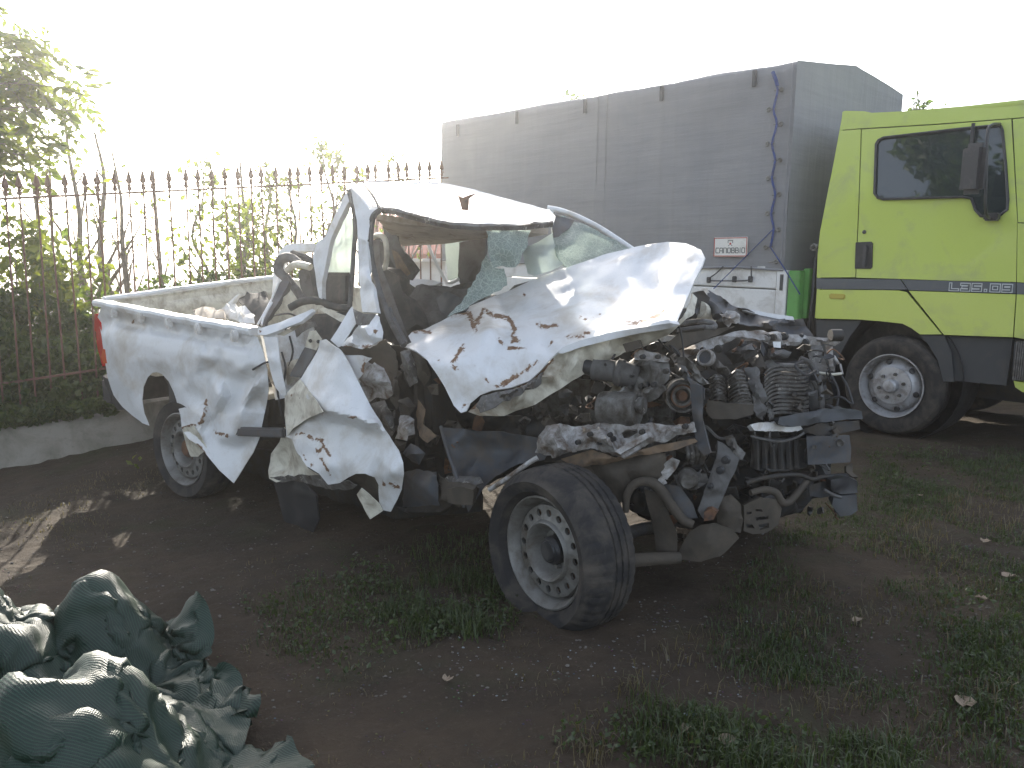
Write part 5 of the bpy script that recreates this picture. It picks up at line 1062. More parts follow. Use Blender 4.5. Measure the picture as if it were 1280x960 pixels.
for pts, r, m in (([(1042, 445, 1.4), (1048, 455, 1.4)], .008, 'whitemetal'), ([(1050, 455, 1.4), (1053, 468, 1.38)], .006, 'whitemetal'), ([(1024, 466, 1.3), (1040, 468, 1.32), (1052, 467, 1.34)], .007, 'inner'), ([(1052, 470, 1.3), (1060, 485, 1.3), (1066, 505, 1.28)], .006, 'wire'), ([(1040, 470, 1.3), (1048, 490, 1.25), (1046, 508, 1.22)], .006, 'wire'), ([(1030, 500, 1.2), (1050, 496, 1.2), (1064, 505, 1.2)], .005, 'wire')):
    pipe('loose_cable', pts, r, M[m], pk)
pipe('hose', [(835, 408, .7), (855, 404, .8), (875, 402, .85), (890, 404, .88), (893, 409, .86), (880, 410, .84)], .014, M['greymetal'], pk)
pipe('hose', [(845, 413, .72), (865, 410, .78), (882, 408, .82)], .010, M['trim'], pk)
pipe('black_hose', [(866, 395, .9), (872, 384, 1.0), (884, 380, 1.04), (893, 386, 1.04), (896, 396, 1.0)], .022, M['black'], pk)
MB().lathe([(.001, -.05), (.045, -.05), (.05, -.02), (.05, .08), (.001, .08)], W(877, 391, 1.02), unit(WN - .4 * UP), 16).build('reservoir', M['inner'], pk)
P_('wing_gap_scrap', [(898, 392, 1.0), (912, 389, 1.02), (924, 393, 1.05), (926, 402, 1.04), (914, 408, 1.0), (902, 404, .98)], 'whitemetal', [(912, 398, .94)], res=3, sm=0, amp=.03, freq=16, jag=.8)
P_('upper_shield', [(830, 432, .6), (850, 416, .7), (890, 412, .85), (918, 409, .92), (900, 418, .88), (870, 428, .76), (842, 440, .66)], 'brown', res=5, amp=.02)
pipe('bonnet_stay', [(846, 398, .6), (852, 420, .6), (855, 450, .6)], .004, M['wire'], pk)
# lamp tube
ax = unit(W(778, 466, .42) - W(740, 458, .38)); c0 = W(742, 459, .38)
MB().lathe([(.001, 0), (.055, 0), (.06, .02), (.05, .06), (.05, .1), (.062, .11), (.062, .13), (.055, .14), (.055, .17), (.06, .19), (.04, .21), (.001, .21)], c0, ax, 20).build('lamp_housing', M['trim'], pk)
MB().lathe([(.001, -.045), (.04, -.04), (.045, .0)], c0, ax, 14).build('lamp_socket', M['black'], bpy.data.objects['lamp_housing'])
P_('lamp_bowl', [(760, 470, .5), (780, 466, .52), (783, 485, .54), (770, 495, .5), (758, 488, .48)], 'inner', [(770, 480, .58)], res=4, amp=.005)
pipe('lamp_rim', [(776, 466, .45), (781, 478, .45), (779, 487, .45), (774, 491, .45)], .008, M['paint'], pk)
# starter can, casting plate
ax = unit(WA + .1 * WN + .05 * UP); c0 = W(752, 510, .34)
MB().lathe([(.001, 0), (.072, 0), (.076, .012), (.076, .05), (.079, .055), (.079, .065), (.076, .07), (.076, .15), (.07, .17), (.001, .17)], c0, ax, 28).build('starter_can', M['alu'], pk)
MB().lathe([(.001, 0), (.035, .0), (.04, .03), (.001, .03)], c0 + ax * .17 + UP * .02, ax, 14).build('can_cap', M['greymetal'], pk)
P_('engine_casting', [(785, 455, .42), (800, 452, .42), (797, 441, .44), (802, 438, .45), (822, 441, .48), (836, 448, .5), (836, 462, .48), (833, 474, .46), (828, 482, .44), (832, 488, .45), (820, 498, .43), (808, 503, .41), (798, 515, .4), (786, 520, .4), (778, 508, .38), (774, 490, .38), (784, 486, .4), (785, 470, .41)], 'alu', [(815, 460, .38), (805, 475, .42), (815, 485, .36), (795, 495, .35), (800, 460, .46)], res=3.5, sm=1, amp=.02, freq=13, thick=.03)
ec = bpy.data.objects['engine_casting']
for x, y, r in ((808, 481, .012), (817, 481, .012), (801, 483, .012), (832, 464, .011), (790, 470, .008), (788, 484, .01), (803, 446, .01), (822, 446, .01)):
    MB().lathe([(.001, -.01), (r, -.008), (r * 1.1, .012)], W(x, y, .38), WN, 10).build('bolt_hole', M['dark'], ec)
P_('casting_flange', [(793, 441, .40), (800, 437, .40), (830, 444, .46), (836, 449, .46), (834, 453, .45), (800, 450, .40), (793, 449, .38)], 'whitemetal', res=3, amp=.01, thick=.03)
MB().lathe([(.03, .0), (.028, -.01), (.034, -.016), (.04, -.01), (.04, .02), (.001, .02)], W(882, 447, .68), unit(WN - .3 * UP), 24).build('filler_cap_ring', M['whitemetal'], pk)
MB().lathe([(.001, -.002), (.03, -.002), (.03, .03)], W(882, 447, .68), unit(WN - .3 * UP), 20).build('filler_cap', M['bluegrey'], pk)
for o, mt, l in (([(846, 447), (856, 446), (868, 455), (878, 472), (884, 480), (878, 482), (866, 470), (856, 458), (846, 454)], 'alu', .52), ([(842, 454), (852, 452), (860, 462), (858, 475), (850, 472), (842, 464)], 'greymetal', .54), ([(858, 470), (868, 476), (880, 484), (880, 500), (876, 518), (870, 510), (874, 492), (864, 482)], 'bluegrey', .5),
                 ([(886, 452), (898, 450), (908, 460), (912, 472), (900, 466), (890, 462)], 'greymetal', .72), ([(905, 440), (930, 430), (945, 436), (935, 450), (915, 456)], 'dark', .84), ([(930, 450), (950, 440), (960, 460), (945, 475), (935, 468)], 'dark', .9), ([(920, 436), (940, 428), (944, 438), (926, 446)], 'trim', .8), ([(944, 440), (965, 436), (990, 440), (985, 448), (955, 452)], 'trim', .98)):
    P_('engine_bracket', [(x, y, l + rs.uniform(-.02, .02)) for x, y in o], mt, [(sum(p[0] for p in o) / len(o), sum(p[1] for p in o) / len(o), l - .05)], res=3.5, sm=0, amp=.014, freq=14, thick=.012)
# pulley
ax = unit(WN * .75 - WA * .65); c0 = W(853, 495, .55)
MB().lathe([(.001, .02), (.03, .02), (.035, .0), (.05, .0), (.055, .02), (.062, .02), (.068, -.005), (.075, -.005), (.075, .02), (.07, .03), (.07, .04), (.075, .05), (.06, .07)], c0, ax, 36).build('pulley', M['alu'], pk)
MB().lathe([(.001, -.012), (.02, -.012), (.024, .02)], c0, ax, 20).build('pulley_hub', M['rusty'], bpy.data.objects['pulley'])
MB().lathe([(.036, .005), (.052, -.004), (.052, .01)], c0, ax, 30).build('pulley_band', M['rusty'], bpy.data.objects['pulley'])
P_('loose_strap', [(863, 482, .46), (869, 479, .46), (877, 482, .46), (878, 505, .46), (879, 530, .45), (884, 552, .44), (888, 566, .43), (880, 570, .43), (871, 558, .44), (867, 535, .45), (865, 510, .46)], 'bluegrey', [(873, 520, .43)], res=4, sm=1, amp=.006, thick=.012)
# pleated manifold pieces
def pleats(nm, a, b, c, d, n, mt, depth=.02):
    V = []; m = n * 6; cols = 6
    for i in range(m + 1):
        for j in range(cols + 1):
            u, v = j / cols, i / m; px = (a[0] * (1 - u) + b[0] * u) * (1 - v) + (d[0] * (1 - u) + c[0] * u) * v; py = (a[1] * (1 - u) + b[1] * u) * (1 - v) + (d[1] * (1 - u) + c[1] * u) * v; l = (a[2] * (1 - u) + b[2] * u) * (1 - v) + (d[2] * (1 - u) + c[2] * u) * v
            py -= 4 * math.sin(u * math.pi) ; l -= .045 * math.sin(u * math.pi) - depth * math.cos(i / 6 * 2 * math.pi) * .5; V.append((px, py, l))
    V = np.array(V); P = W(V[:, 0], V[:, 1], V[:, 2]); P += (RNG.normal(size=P.shape) * .002)
    Q = [(i * (cols + 1) + j, i * (cols + 1) + j + 1, (i + 1) * (cols + 1) + j + 1, (i + 1) * (cols + 1) + j) for i in range(m) for j in range(cols)]
    T = np.array([[f[0], f[1], f[2]] for f in Q] + [[f[0], f[2], f[3]] for f in Q]); N = vnormals(P, T)
    if ((N * (EYE - P)).sum() < 0): T = T[:, ::-1]; N = -N
    VV, FF = solid(P, T, N, .01); return obj(nm, VV, FF, M[mt], pk, .9)
pleats('manifold_bellows', (910, 470, .66), (929, 463, .70), (941, 508, .70), (912, 517, .64), 10, 'alu')
pleats('manifold_bellows', (886, 472, .60), (905, 472, .66), (908, 502, .66), (890, 505, .60), 7, 'greymetal', .025)
P_('manifold_base', [(884, 500, .56), (910, 504, .58), (942, 506, .62), (942, 518, .62), (920, 524, .58), (890, 524, .55), (882, 515, .55)], 'brown', res=4, amp=.02, thick=.03)
P_('crushed_side_plate', [(930, 460, .78), (945, 458, .82), (956, 480, .84), (958, 505, .82), (955, 525, .8), (944, 520, .74), (940, 495, .74)], 'trim', [(946, 490, .72)], res=4, sm=0, amp=.025, freq=13)
# intercooler: bent tubes one by one
for k in range(13):
    y = 457 + k * 4.9; drop = 6 - k * .1
    pts = [(956 + (k > 6) * (k - 6) * 1.0, y + drop + (k > 5) * (k - 5) * .9 * 0 + 4, .86), (964, y + 2.5, .9), (973, y - .2, .95), (985, y, 1.02), (997, y + .6, 1.08), (1007, y + (k > 6) * (k - 6) * .9, 1.12)]
    V = spline([np.array(p) for p in pts], 4); P = [W(*p) for p in V]; mb = MB(); Vv = []; n_ = len(P)
    for p in P:
        for a, b in ((-.008, .0052), (.05, .0052), (.05, -.0052), (-.008, -.0052)): Vv.append(p + WN * a + UP * (b + rs.uniform(-.0015, .0015)))
    mb.add(Vv, [(i * 4 + j, i * 4 + (j + 1) % 4, i * 4 + 4 + (j + 1) % 4, i * 4 + 4 + j) for i in range(n_ - 1) for j in range(4)] + [(0, 1, 2, 3), (n_ * 4 - 1, n_ * 4 - 2, n_ * 4 - 3, n_ * 4 - 4)]); mb.build('cooler_tube', M['greymetal'], pk, .3)
P_('cooler_core', [(956, 455, 1.1), (1010, 453, 1.3), (1010, 524, 1.3), (958, 524, 1.1)], 'black', res=7, amp=.01, thick=.03)
# apron / side rail across the wheel top
apr = [(668, 566, .12), (672, 545, .14), (682, 532, .16), (700, 529, .2), (720, 534, .24), (745, 529, .28), (770, 529, .30), (796, 530, .33), (812, 528, .36), (836, 532, .38), (868, 528, .42), (870, 540, .42), (850, 544, .39), (832, 553, .36), (820, 552, .34), (800, 560, .3), (780, 572, .26), (766, 570, .24), (750, 562, .24), (738, 560, .22), (716, 566, .18), (694, 572, .12)]
ah = [[(776, 542), (782, 537.5), (798, 537), (799, 541), (786, 548), (779, 548)]]
P_('wing_apron', apr, 'whitemetal', [(690, 548, .08), (705, 545, .2), (735, 545, .2), (760, 550, .16), (765, 540, .3), (810, 545, .28), (840, 538, .34), (700, 560, .06)], res=3, sm=0, amp=.014, freq=14, thick=.012, holes=ah, rust=[([(676, 545), (672, 560), (680, 564)], 5), ([(752, 570), (762, 566)], 3), ([(826, 538), (836, 534)], 3), ([(700, 533), (705, 550)], 3)], jag=.3)
for x, y in ((737, 543), (762, 544), (750, 553), (766, 549), (802, 540), (856, 533), (722, 553)):
    MB().lathe([(.001, -.008), (.011, -.006), (.012, .012)], W(x, y, .17 + (x - 720) * .0012), WN, 10).build('bolt_hole', M['dark'], bpy.data.objects['wing_apron'])
P_('apron_strut', [(768, 564, .14), (800, 545, .2), (808, 541, .22), (812, 546, .22), (806, 550, .2), (775, 568, .14)], 'whitemetal', res=3, amp=.004, thick=.02)
P_('apron_lower', [(700, 574, .2), (740, 562, .24), (770, 572, .26), (800, 562, .3), (832, 555, .36), (868, 548, .42), (872, 552, .42), (846, 562, .38), (815, 568, .33), (790, 572, .3), (760, 580, .28), (720, 584, .22)], 'orange', [(800, 566, .26), (750, 574, .22)], res=4, amp=.02, rust=None)
P_('frame_horn', [(688, 576, .26), (740, 574, .3), (790, 572, .34), (832, 566, .38), (834, 584, .38), (828, 600, .36), (800, 606, .34), (780, 622, .32), (766, 640, .3), (750, 610, .28), (720, 588, .26)], 'brown', [(770, 590, .27), (800, 585, .3)], res=5, sm=1, amp=.02, thick=.04)
# suspension arch and arm
pipe('suspension_arm', [(782, 640, .28), (784, 618, .28), (795, 604, .3), (812, 602, .32), (826, 612, .34), (838, 630, .36), (852, 648, .38), (866, 656, .4)], [.014, .018, .02, .022, .024, .024, .022, .02], M['brown'], pk)
P_('suspension_plate', [(806, 612, .36), (822, 616, .37), (836, 640, .38), (846, 664, .4), (846, 690, .4), (820, 690, .38), (816, 660, .38)], 'brown', res=5, amp=.015)
pipe('axle_stub', [(775, 702, .2), (810, 699, .3), (850, 697, .4)], [.035, .03, .026], M['brown'], pk)
pipe('drive_shaft', [(780, 668, .24), (800, 662, .4), (815, 660, .5)], .03, M['dark'], pk)
P_('tie_plate', [(826, 604, .4), (850, 608, .42), (866, 630, .44), (872, 648, .44), (856, 648, .42), (842, 630, .4), (832, 616, .4)], 'bluegrey', res=4, amp=.01)
P_('white_bracket', [(824, 586, .36), (840, 571, .38), (850, 576, .4), (846, 585, .4), (834, 600, .37), (830, 598, .36)], 'whitemetal', res=3, amp=.012, freq=12)
P_('white_bracket', [(822, 600, .34), (828, 594, .35), (834, 604, .36), (824, 608, .35)], 'whitemetal', res=3, amp=.006)
MB().lathe([(.001, -.03), (.03, -.03), (.042, -.01), (.045, .05), (.03, .07)], W(860, 600, .42), unit(WN - .5 * WA), 18).build('steering_joint', M['alu'], pk)
P_('joint_plate', [(842, 594, .44), (864, 590, .46), (884, 592, .48), (886, 602, .48), (870, 612, .46), (850, 612, .44)], 'greymetal', res=4, amp=.02, freq=12)
for k in range(4):
    pipe('coil', [(858 + k * 6, 558, .5), (861 + k * 6, 568, .47), (859 + k * 6, 578, .5)], .012, M['greymetal'] if k % 2 else M['alu'], pk)
P_('front_bracket', [(898, 552, .5), (912, 560, .54), (924, 574, .56), (920, 588, .55), (912, 602, .52), (906, 618, .5), (896, 640, .46), (890, 650, .45), (878, 648, .43), (872, 638, .42), (878, 622, .44), (884, 606, .46), (890, 586, .48), (896, 570, .5)], 'trim', [(905, 580, .5), (892, 610, .44)], res=3.5, sm=1, amp=.008, thick=.03)
for x, y, r in ((907, 575, .017), (900, 588, .016), (888, 608, .011)):
    MB().lathe([(.001, -.01), (r, -.008), (r * 1.1, .01)], W(x, y, .44), WN, 12).build('bolt_hole', M['black'], bpy.data.objects['front_bracket'])
P_('corroded_bracket', [(906, 546, .56), (916, 545, .58), (926, 560, .6), (932, 566, .6), (928, 576, .58), (918, 574, .57), (910, 560, .56)], 'alu', [(918, 560, .52)], res=3, sm=0, amp=.015, freq=15, rust=[([(910, 550), (924, 572)], 3)])
P_('rust_joint', [(880, 640, .40), (890, 636, .42), (896, 640, .42), (892, 650, .42), (880, 652, .4)], 'rusty', res=3, amp=.01, thick=.03)
P_('skid_plate', [(852, 700, .44), (848, 690, .44), (862, 664, .46), (876, 656, .48), (894, 654, .5), (916, 662, .58), (924, 672, .62), (912, 686, .58), (900, 696, .54), (876, 702, .48)], 'brown', [(886, 678, .46), (900, 670, .52)], res=5, sm=1, amp=.012, thick=.012)
P_('lower_shield', [(897, 622, .56), (914, 618, .6), (926, 630, .64), (930, 650, .66), (926, 666, .66), (912, 664, .6), (898, 660, .56), (894, 640, .54)], 'brown', [(910, 640, .54)], res=4, amp=.015, thick=.02)
# front cross member, bumper beam and shrouds
P_('cross_member', [(937, 531, .75), (950, 528, .8), (975, 529, .9), (1000, 532, 1.0), (1004, 537, 1.02), (990, 540, .96), (960, 539, .84), (942, 538, .76)], 'paint_dirty', res=3.5, amp=.01, thick=.03, jag=.4)
P_('bumper_strip', [(972, 530, .82), (974, 522, .84), (1000, 516, .95), (1030, 511, 1.08), (1062, 511, 1.2), (1077, 514, 1.26), (1078, 524, 1.26), (1060, 524, 1.18), (1030, 528, 1.05), (1005, 532, .95), (985, 534, .87)], 'darkgrey', [(1020, 520, .98)], res=4, sm=1, amp=.012, thick=.04)
P_('bumper_strip_lower', [(1000, 538, .98), (1020, 530, 1.04), (1050, 527, 1.16), (1074, 526, 1.24), (1076, 536, 1.24), (1050, 542, 1.14), (1020, 544, 1.04)], 'dark', res=4, amp=.014, thick=.03, rust=[([(1030, 542), (1055, 540)], 3)])
P_('crash_beam', [(1008, 546, 1.0), (1020, 545, 1.02), (1062, 544, 1.2), (1064, 560, 1.2), (1063, 578, 1.18), (1030, 580, 1.08), (1010, 581, 1.0)], 'bluegrey', res=5, amp=.005, thick=.05)
cb = bpy.data.objects['crash_beam']
MB().lathe([(.001, -.006), (.008, -.006), (.016, -.01), (.018, .002)], W(1051, 553.5, 1.13), WN, 12).build('bolt', M['alu'], cb); MB().lathe([(.001, -.004), (.009, -.003), (.01, .006)], W(1018, 559, 1.0), WN, 10).build('bolt', M['alu'], cb)
P_('radiator_remnant', [(940, 548, .86), (960, 547, .9), (1008, 549, 1.08), (1009, 584, 1.06), (985, 588, .98), (955, 590, .88), (938, 585, .82)], 'dark', res=5, amp=.015, thick=.04)
for k in range(6): MB().tube([W(945 + k * 10, 550, .84 + k * .035), W(946 + k * 10, 586, .83 + k * .035)], .012, 5).build('radiator_rib', M['dark'], bpy.data.objects['radiator_remnant'])
pipe('loose_cable', [(938, 545, .78), (955, 549, .82), (975, 552, .86), (995, 547, .92), (1005, 541, .95)], .006, M['trim'], pk)
pipe('lower_pipe', [(932, 604, .7), (952, 598, .78), (980, 594, .88), (1000, 594, .96), (1015, 599, 1.0), (1030, 596, 1.06), (1060, 594, 1.16)], .011, M['dark'], pk)
pipe('bent_tube', [(938, 616, .7), (955, 612, .76), (970, 616, .82), (978, 628, .84), (988, 626, .88), (1000, 612, .94), (1010, 600, 1.0)], [.014, .016, .018, .018, .017, .016, .015], M['brown'], pk)
P_('vent_grid', [(930, 632, .68), (950, 622, .74), (972, 624, .82), (978, 636, .84), (972, 656, .82), (960, 666, .78), (942, 668, .72), (930, 664, .68)], 'brown', res=3, sm=0, amp=.008, thick=.015,
   holes=[[(945, 637), (953, 637), (954, 640), (946, 640)], [(945, 647), (961, 645), (961, 649), (946, 651)], [(948, 656), (962, 654), (962, 660), (950, 663)], [(933, 640), (940, 640), (940, 643), (933, 643)], [(933, 655), (941, 656), (944, 661), (934, 660)]])
P_('tow_block', [(1038, 600, 1.0), (1060, 596, 1.1), (1072, 602, 1.14), (1072, 616, 1.14), (1052, 618, 1.06), (1040, 614, 1.02)], 'black', res=5, amp=.006, thick=.06)
P_('tow_block', [(1050, 620, 1.04), (1071, 619, 1.12), (1072, 638, 1.12), (1064, 644, 1.08), (1050, 646, 1.03), (1040, 632, 1.02), (1042, 622, 1.02)], 'darkgrey', res=5, amp=.006, thick=.06)
pipe('loose_cable', [(1030, 612, .96), (1040, 618, .98), (1052, 622, 1.0)], .008, M['trim'], pk)
P_('lower_bracket', [(1012, 606, 1.0), (1030, 602, 1.05), (1046, 604, 1.1), (1044, 620, 1.08), (1026, 622, 1.02), (1012, 620, .98)], 'dark', res=4, amp=.02)
P_('side_hook', [(1058, 582, 1.16), (1066, 580, 1.18), (1066, 590, 1.17), (1073, 596, 1.18), (1066, 596, 1.15), (1058, 590, 1.14)], 'brown', res=3, amp=.004, thick=.02)
# loose wiring, small torn scraps all over the engine bay
for k in range(70):
    x = rs.uniform(740, 1040); y = rs.uniform(430, 640); lb_ = .36 + (x - 740) * .0026 + rs.uniform(-.06, .12); pts = [(x, y, lb_)]
    for q in range(3): x += rs.uniform(-16, 16); y += rs.uniform(-12, 14); pts.append((x, y, lb_ + rs.uniform(-.05, .05)))
    pipe('loose_cable', pts, rs.choice([.004, .005, .007, .01]), M[rs.choice(['wire', 'wire', 'trim', 'dark', 'rusty'])], pk, n=5, m=4)
for k in range(230):
    x = rs.uniform(735, 1045); y = rs.uniform(432, 680) if x < 960 else rs.uniform(432, 640); l = .38 + (x - 740) * .0026 + rs.uniform(-.05, .12); r = rs.uniform(4, 13); n = rs.choice([3, 4, 5, 6]); a0 = rs.uniform(0, 6); e1, e2 = rs.uniform(.3, 1.3), rs.uniform(.3, 1.1)
    o = [(x + r * math.cos(a0 + i * 6.283 / n) * rs.uniform(.6, 1.2) * e1, y + r * math.sin(a0 + i * 6.283 / n) * rs.uniform(.6, 1.2) * e2, l + rs.uniform(-.04, .04)) for i in range(n)]
    P_('torn_scrap', o, rs.choice(['dark', 'dark', 'dark', 'brown', 'brown', 'greymetal', 'trim', 'alu', 'black', 'rusty']), res=6, sm=0, amp=.004, freq=14, thick=.01)
for k in range(40):
    x = rs.uniform(470, 600); y = rs.uniform(450, 620); r = rs.uniform(4, 11); n = rs.choice([4, 5]); a0 = rs.uniform(0, 6); l = .14 + rs.uniform(-.03, .1) + max(0, x - 540) * .002
    o = [(x + r * math.cos(a0 + i * 6.283 / n) * rs.uniform(.4, 1.2), y + r * math.sin(a0 + i * 6.283 / n) * rs.uniform(.5, 1.2), l + rs.uniform(-.04, .04)) for i in range(n)]
    if all(x > 520 or y < 560 for x, y, _ in o): P_('torn_scrap', o, rs.choice(['dark', 'brown', 'brown', 'greymetal', 'bluegrey', 'rusty', 'trim']), res=6, sm=0, amp=.004, freq=14, thick=.006)
for k in range(16):
    x = rs.uniform(650, 760); y = rs.uniform(490, 528); r = rs.uniform(5, 12); n = 5; a0 = rs.uniform(0, 6); l = .34 + rs.uniform(-.04, .1)
    P_('torn_scrap', [(x + r * math.cos(a0 + i * 6.283 / n) * rs.uniform(.4, 1.2), y + r * math.sin(a0 + i * 6.283 / n) * rs.uniform(.4, 1.), l + rs.uniform(-.04, .04)) for i in range(n)], rs.choice(['dark', 'brown', 'greymetal', 'trim']), res=4, sm=0, amp=.016, freq=14, thick=.01)

# ------------------------------------------------------------------ loose things lying in the bed
o = P_('crumpled_sheet', [(275, 384, .7), (290, 379, .72), (306, 384, .7), (318, 392, .6), (318, 403, .5), (300, 402, .45), (284, 396, .5)], 'cloth', [(296, 388, .5), (306, 394, .58)], res=4, sm=0, amp=.05, freq=8, thick=.006)
o.parent = None; o.location = tuple(WO); tag(o, 'crumpled white sheet lying in the front of the pickup bed', 'sheet')
o = P_('rolled_cloth', [(240, 387, .6), (262, 384, .6), (280, 388, .55), (280, 397, .45), (262, 397, .4), (244, 394, .45)], 'liner', [(262, 389, .5)], res=4, amp=.02, freq=6, thick=.04)
o.parent = None; o.location = tuple(WO); tag(o, 'beige rolled cloth lying in the pickup bed beside the white sheet', 'cloth')
o = P_('dark_plastic_scrap', [(296, 374, .9), (310, 366, .92), (330, 364, .9), (338, 378, .8), (332, 400, .6), (318, 406, .5), (312, 390, .7)], 'seat', [(320, 382, .7)], res=5, amp=.03, freq=8, thick=.02)
o.parent = None; o.location = tuple(WO); tag(o, 'dark torn plastic scrap in the pickup bed against the cab end', 'scrap')
o = P_('white_stick', [(284, 379, .7), (295, 369, .72), (299, 367, .72), (290, 380, .68)], 'cloth', res=3, amp=.004, thick=.02)
o.parent = None; o.location = tuple(WO); tag(o, 'thin pale splinter sticking up from the white sheet in the bed', 'splinter')

# ------------------------------------------------------------------ heap of green shade cloth
def tarp_heap():
    """cloth let fall on itself: position-based relaxation of a sheet, gathered inwards, over low mounds"""
    nx, ny, d = 200, 172, .0192
    fx = ground_at(120, 900, .0)
    cx, cy = -1.62, 1.99
    r = np.random.default_rng(12)
    U, Vv = np.meshgrid((np.arange(nx) - nx / 2) * d, (np.arange(ny) - ny / 2) * d)
    comp = .47
    X = np.stack([U * comp, Vv * comp, np.zeros_like(U)], -1)
    sc = 2.3
    for i in range(ny):
        for j in range(nx):
            q = Vector((U[i, j] * sc, Vv[i, j] * sc, .5)); X[i, j, 2] = .36 + .15 * noise.noise(q) + .13 * noise.noise(q * 2.3) + .07 * noise.noise(q * 5)
            X[i, j, 0] += .12 * noise.noise(q + Vector((9, 0, 0))) + .06 * noise.noise(q * 2.6 + Vector((3, 5, 0))); X[i, j, 1] += .12 * noise.noise(q + Vector((0, 17, 0))) + .06 * noise.noise(q * 2.6 + Vector((7, 1, 0)))
    a = math.radians(35); R = np.array([[math.cos(a), -math.sin(a)], [math.sin(a), math.cos(a)]])
    X[..., :2] = X[..., :2] @ R.T + np.array([cx, cy])
    mounds = [(-1.22, 2.08, .40, .30), (-.80, 1.74, .24, .26), (-1.42, 2.74, .37, .20), (-1.12, 2.86, .32, .15), (-1.8, 2.55, .40, .38), (-1.75, 1.75, .42, .42), (-.92, 2.62, .11, .28)]
    gx, gy = np.linspace(-3.4, .2, 150), np.linspace(.3, 3.6, 140); FG = np.zeros((140, 150))
    for i, y in enumerate(gy):
        for j, x in enumerate(gx):
            z = .0
            for mx, my, h, s in mounds: z = max(z, h * math.exp(-(((x - mx) ** 2 + (y - my) ** 2) / (2 * (s * .66) ** 2))))
            q = Vector((x * 2.6, y * 2.6, 4.)); rd = (1 - abs(noise.noise(q + Vector((.6 * noise.noise(q * .7), 0, 0)))) * 2.2); rd2 = 1 - abs(noise.noise(q * 2.4)) * 2.2
            FG[i, j] = .012 + max(0, z) * (.62 + .42 * max(0, rd) + .16 * max(0, rd2))
    def floor(x, y):
        u = np.clip((x + 3.4) / 3.6 * 149, 0, 148.99); w = np.clip((y - .3) / 3.3 * 139, 0, 138.99); i = w.astype(int); j = u.astype(int); fu = u - j; fw = w - i
        return (FG[i, j] * (1 - fu) + FG[i, j + 1] * fu) * (1 - fw) + (FG[i + 1, j] * (1 - fu) + FG[i + 1, j + 1] * fu) * fw
    v = np.zeros_like(X); dt = .016
    cons = [((slice(None), slice(0, -1)), (slice(None), slice(1, None)), d, .9), ((slice(0, -1), slice(None)), (slice(1, None), slice(None)), d, .9),
            ((slice(0, -1), slice(0, -1)), (slice(1, None), slice(1, None)), d * 1.414, .35), ((slice(0, -1), slice(1, None)), (slice(1, None), slice(0, -1)), d * 1.414, .35),
            ((slice(None), slice(0, -3)), (slice(None), slice(3, None)), d * 3, .05), ((slice(0, -3), slice(None)), (slice(3, None), slice(None)), d * 3, .05)]
    for it in range(105):
        v[..., 2] -= 9.8 * dt; v *= .985; Pn = X + v * dt
        for _ in range(5):
            for A, B, L0, k in cons:
                D = Pn[B] - Pn[A]; ln = np.linalg.norm(D, axis=-1, keepdims=True) + 1e-9; c = D * ((ln - L0) / ln) * (.5 * k * .5); Pn[A] += c; Pn[B] -= c
            z = floor(Pn[..., 0], Pn[..., 1]); Pn[..., 2] = np.maximum(Pn[..., 2], z)
        touch = Pn[..., 2] < floor(Pn[..., 0], Pn[..., 1]) + .004
        v = (Pn - X) / dt; v[touch] *= .25; X = Pn
    dx = np.gradient(X, axis=1); dy = np.gradient(X, axis=0); Nn = np.cross(dx, dy); Nn /= np.linalg.norm(Nn, axis=-1, keepdims=True) + 1e-9
    for i in range(ny):
        for j in range(nx):
            w0 = Vector((U[i, j] * 1.6, Vv[i, j] * 1.6, 1.)); wx, wy = noise.noise(w0) * .35, noise.noise(w0 + Vector((7, 3, 0))) * .35; uu, vv = U[i, j] + wx, Vv[i, j] + wy
            f1 = 1 - abs(noise.noise(Vector(((uu + .6 * vv) * 6.5, (vv - .6 * uu) * 1.5, 3.)))) * 3; f2 = 1 - abs(noise.noise(Vector(((uu - .8 * vv) * 9, (vv + .8 * uu) * 2.2, 8.)))) * 3.2
            X[i, j] += Nn[i, j] * (.026 * max(0, f1) ** 1.5 + .010 * max(0, f2) ** 1.5 + .003 * noise.noise(w0 * 9))
    for _ in range(1): X[1:-1, 1:-1] = .5 * X[1:-1, 1:-1] + .125 * (X[:-2, 1:-1] + X[2:, 1:-1] + X[1:-1, :-2] + X[1:-1, 2:])
    X[..., 2] = np.maximum(X[..., 2], .006)
    V = X.reshape(-1, 3); V[:, 2] += np.array([gh(p[0], p[1]) for p in V])
    I = np.arange(nx * ny).reshape(ny, nx); Q = np.stack([I[:-1, :-1], I[:-1, 1:], I[1:, 1:], I[1:, :-1]], -1).reshape(-1, 4)
    m, nt, N, Lk, B = newmat('green_shade_cloth')
    at = N.new('ShaderNodeAttribute'); at.attribute_name = 'weft'; co = N.new('ShaderNodeTexCoord').outputs['Object']
    w = math_(N, Lk, 'SINE', math_(N, Lk, 'MULTIPLY', at.outputs['Fac'], 2 * math.pi / .0075)); wr = ramp(N, Lk, w, .2, .75)
    a2 = N.new('ShaderNodeAttribute'); a2.attribute_name = 'warp'; w2 = math_(N, Lk, 'SINE', math_(N, Lk, 'MULTIPLY', a2.outputs['Fac'], 2 * math.pi / .0045))
    n1 = nz(N, Lk, 5, 6, .6, co)
    c = mix(N, Lk, wr, (.008, .025, .014), (.022, .06, .034)); c = mix(N, Lk, math_(N, Lk, 'MULTIPLY', ramp(N, Lk, n1, .45, .75), .45), c, (.055, .065, .048))
    Lk.new(c, B.inputs['Base Color']); B.inputs['Roughness'].default_value = .5; B.inputs['Specular IOR Level'].default_value = .6
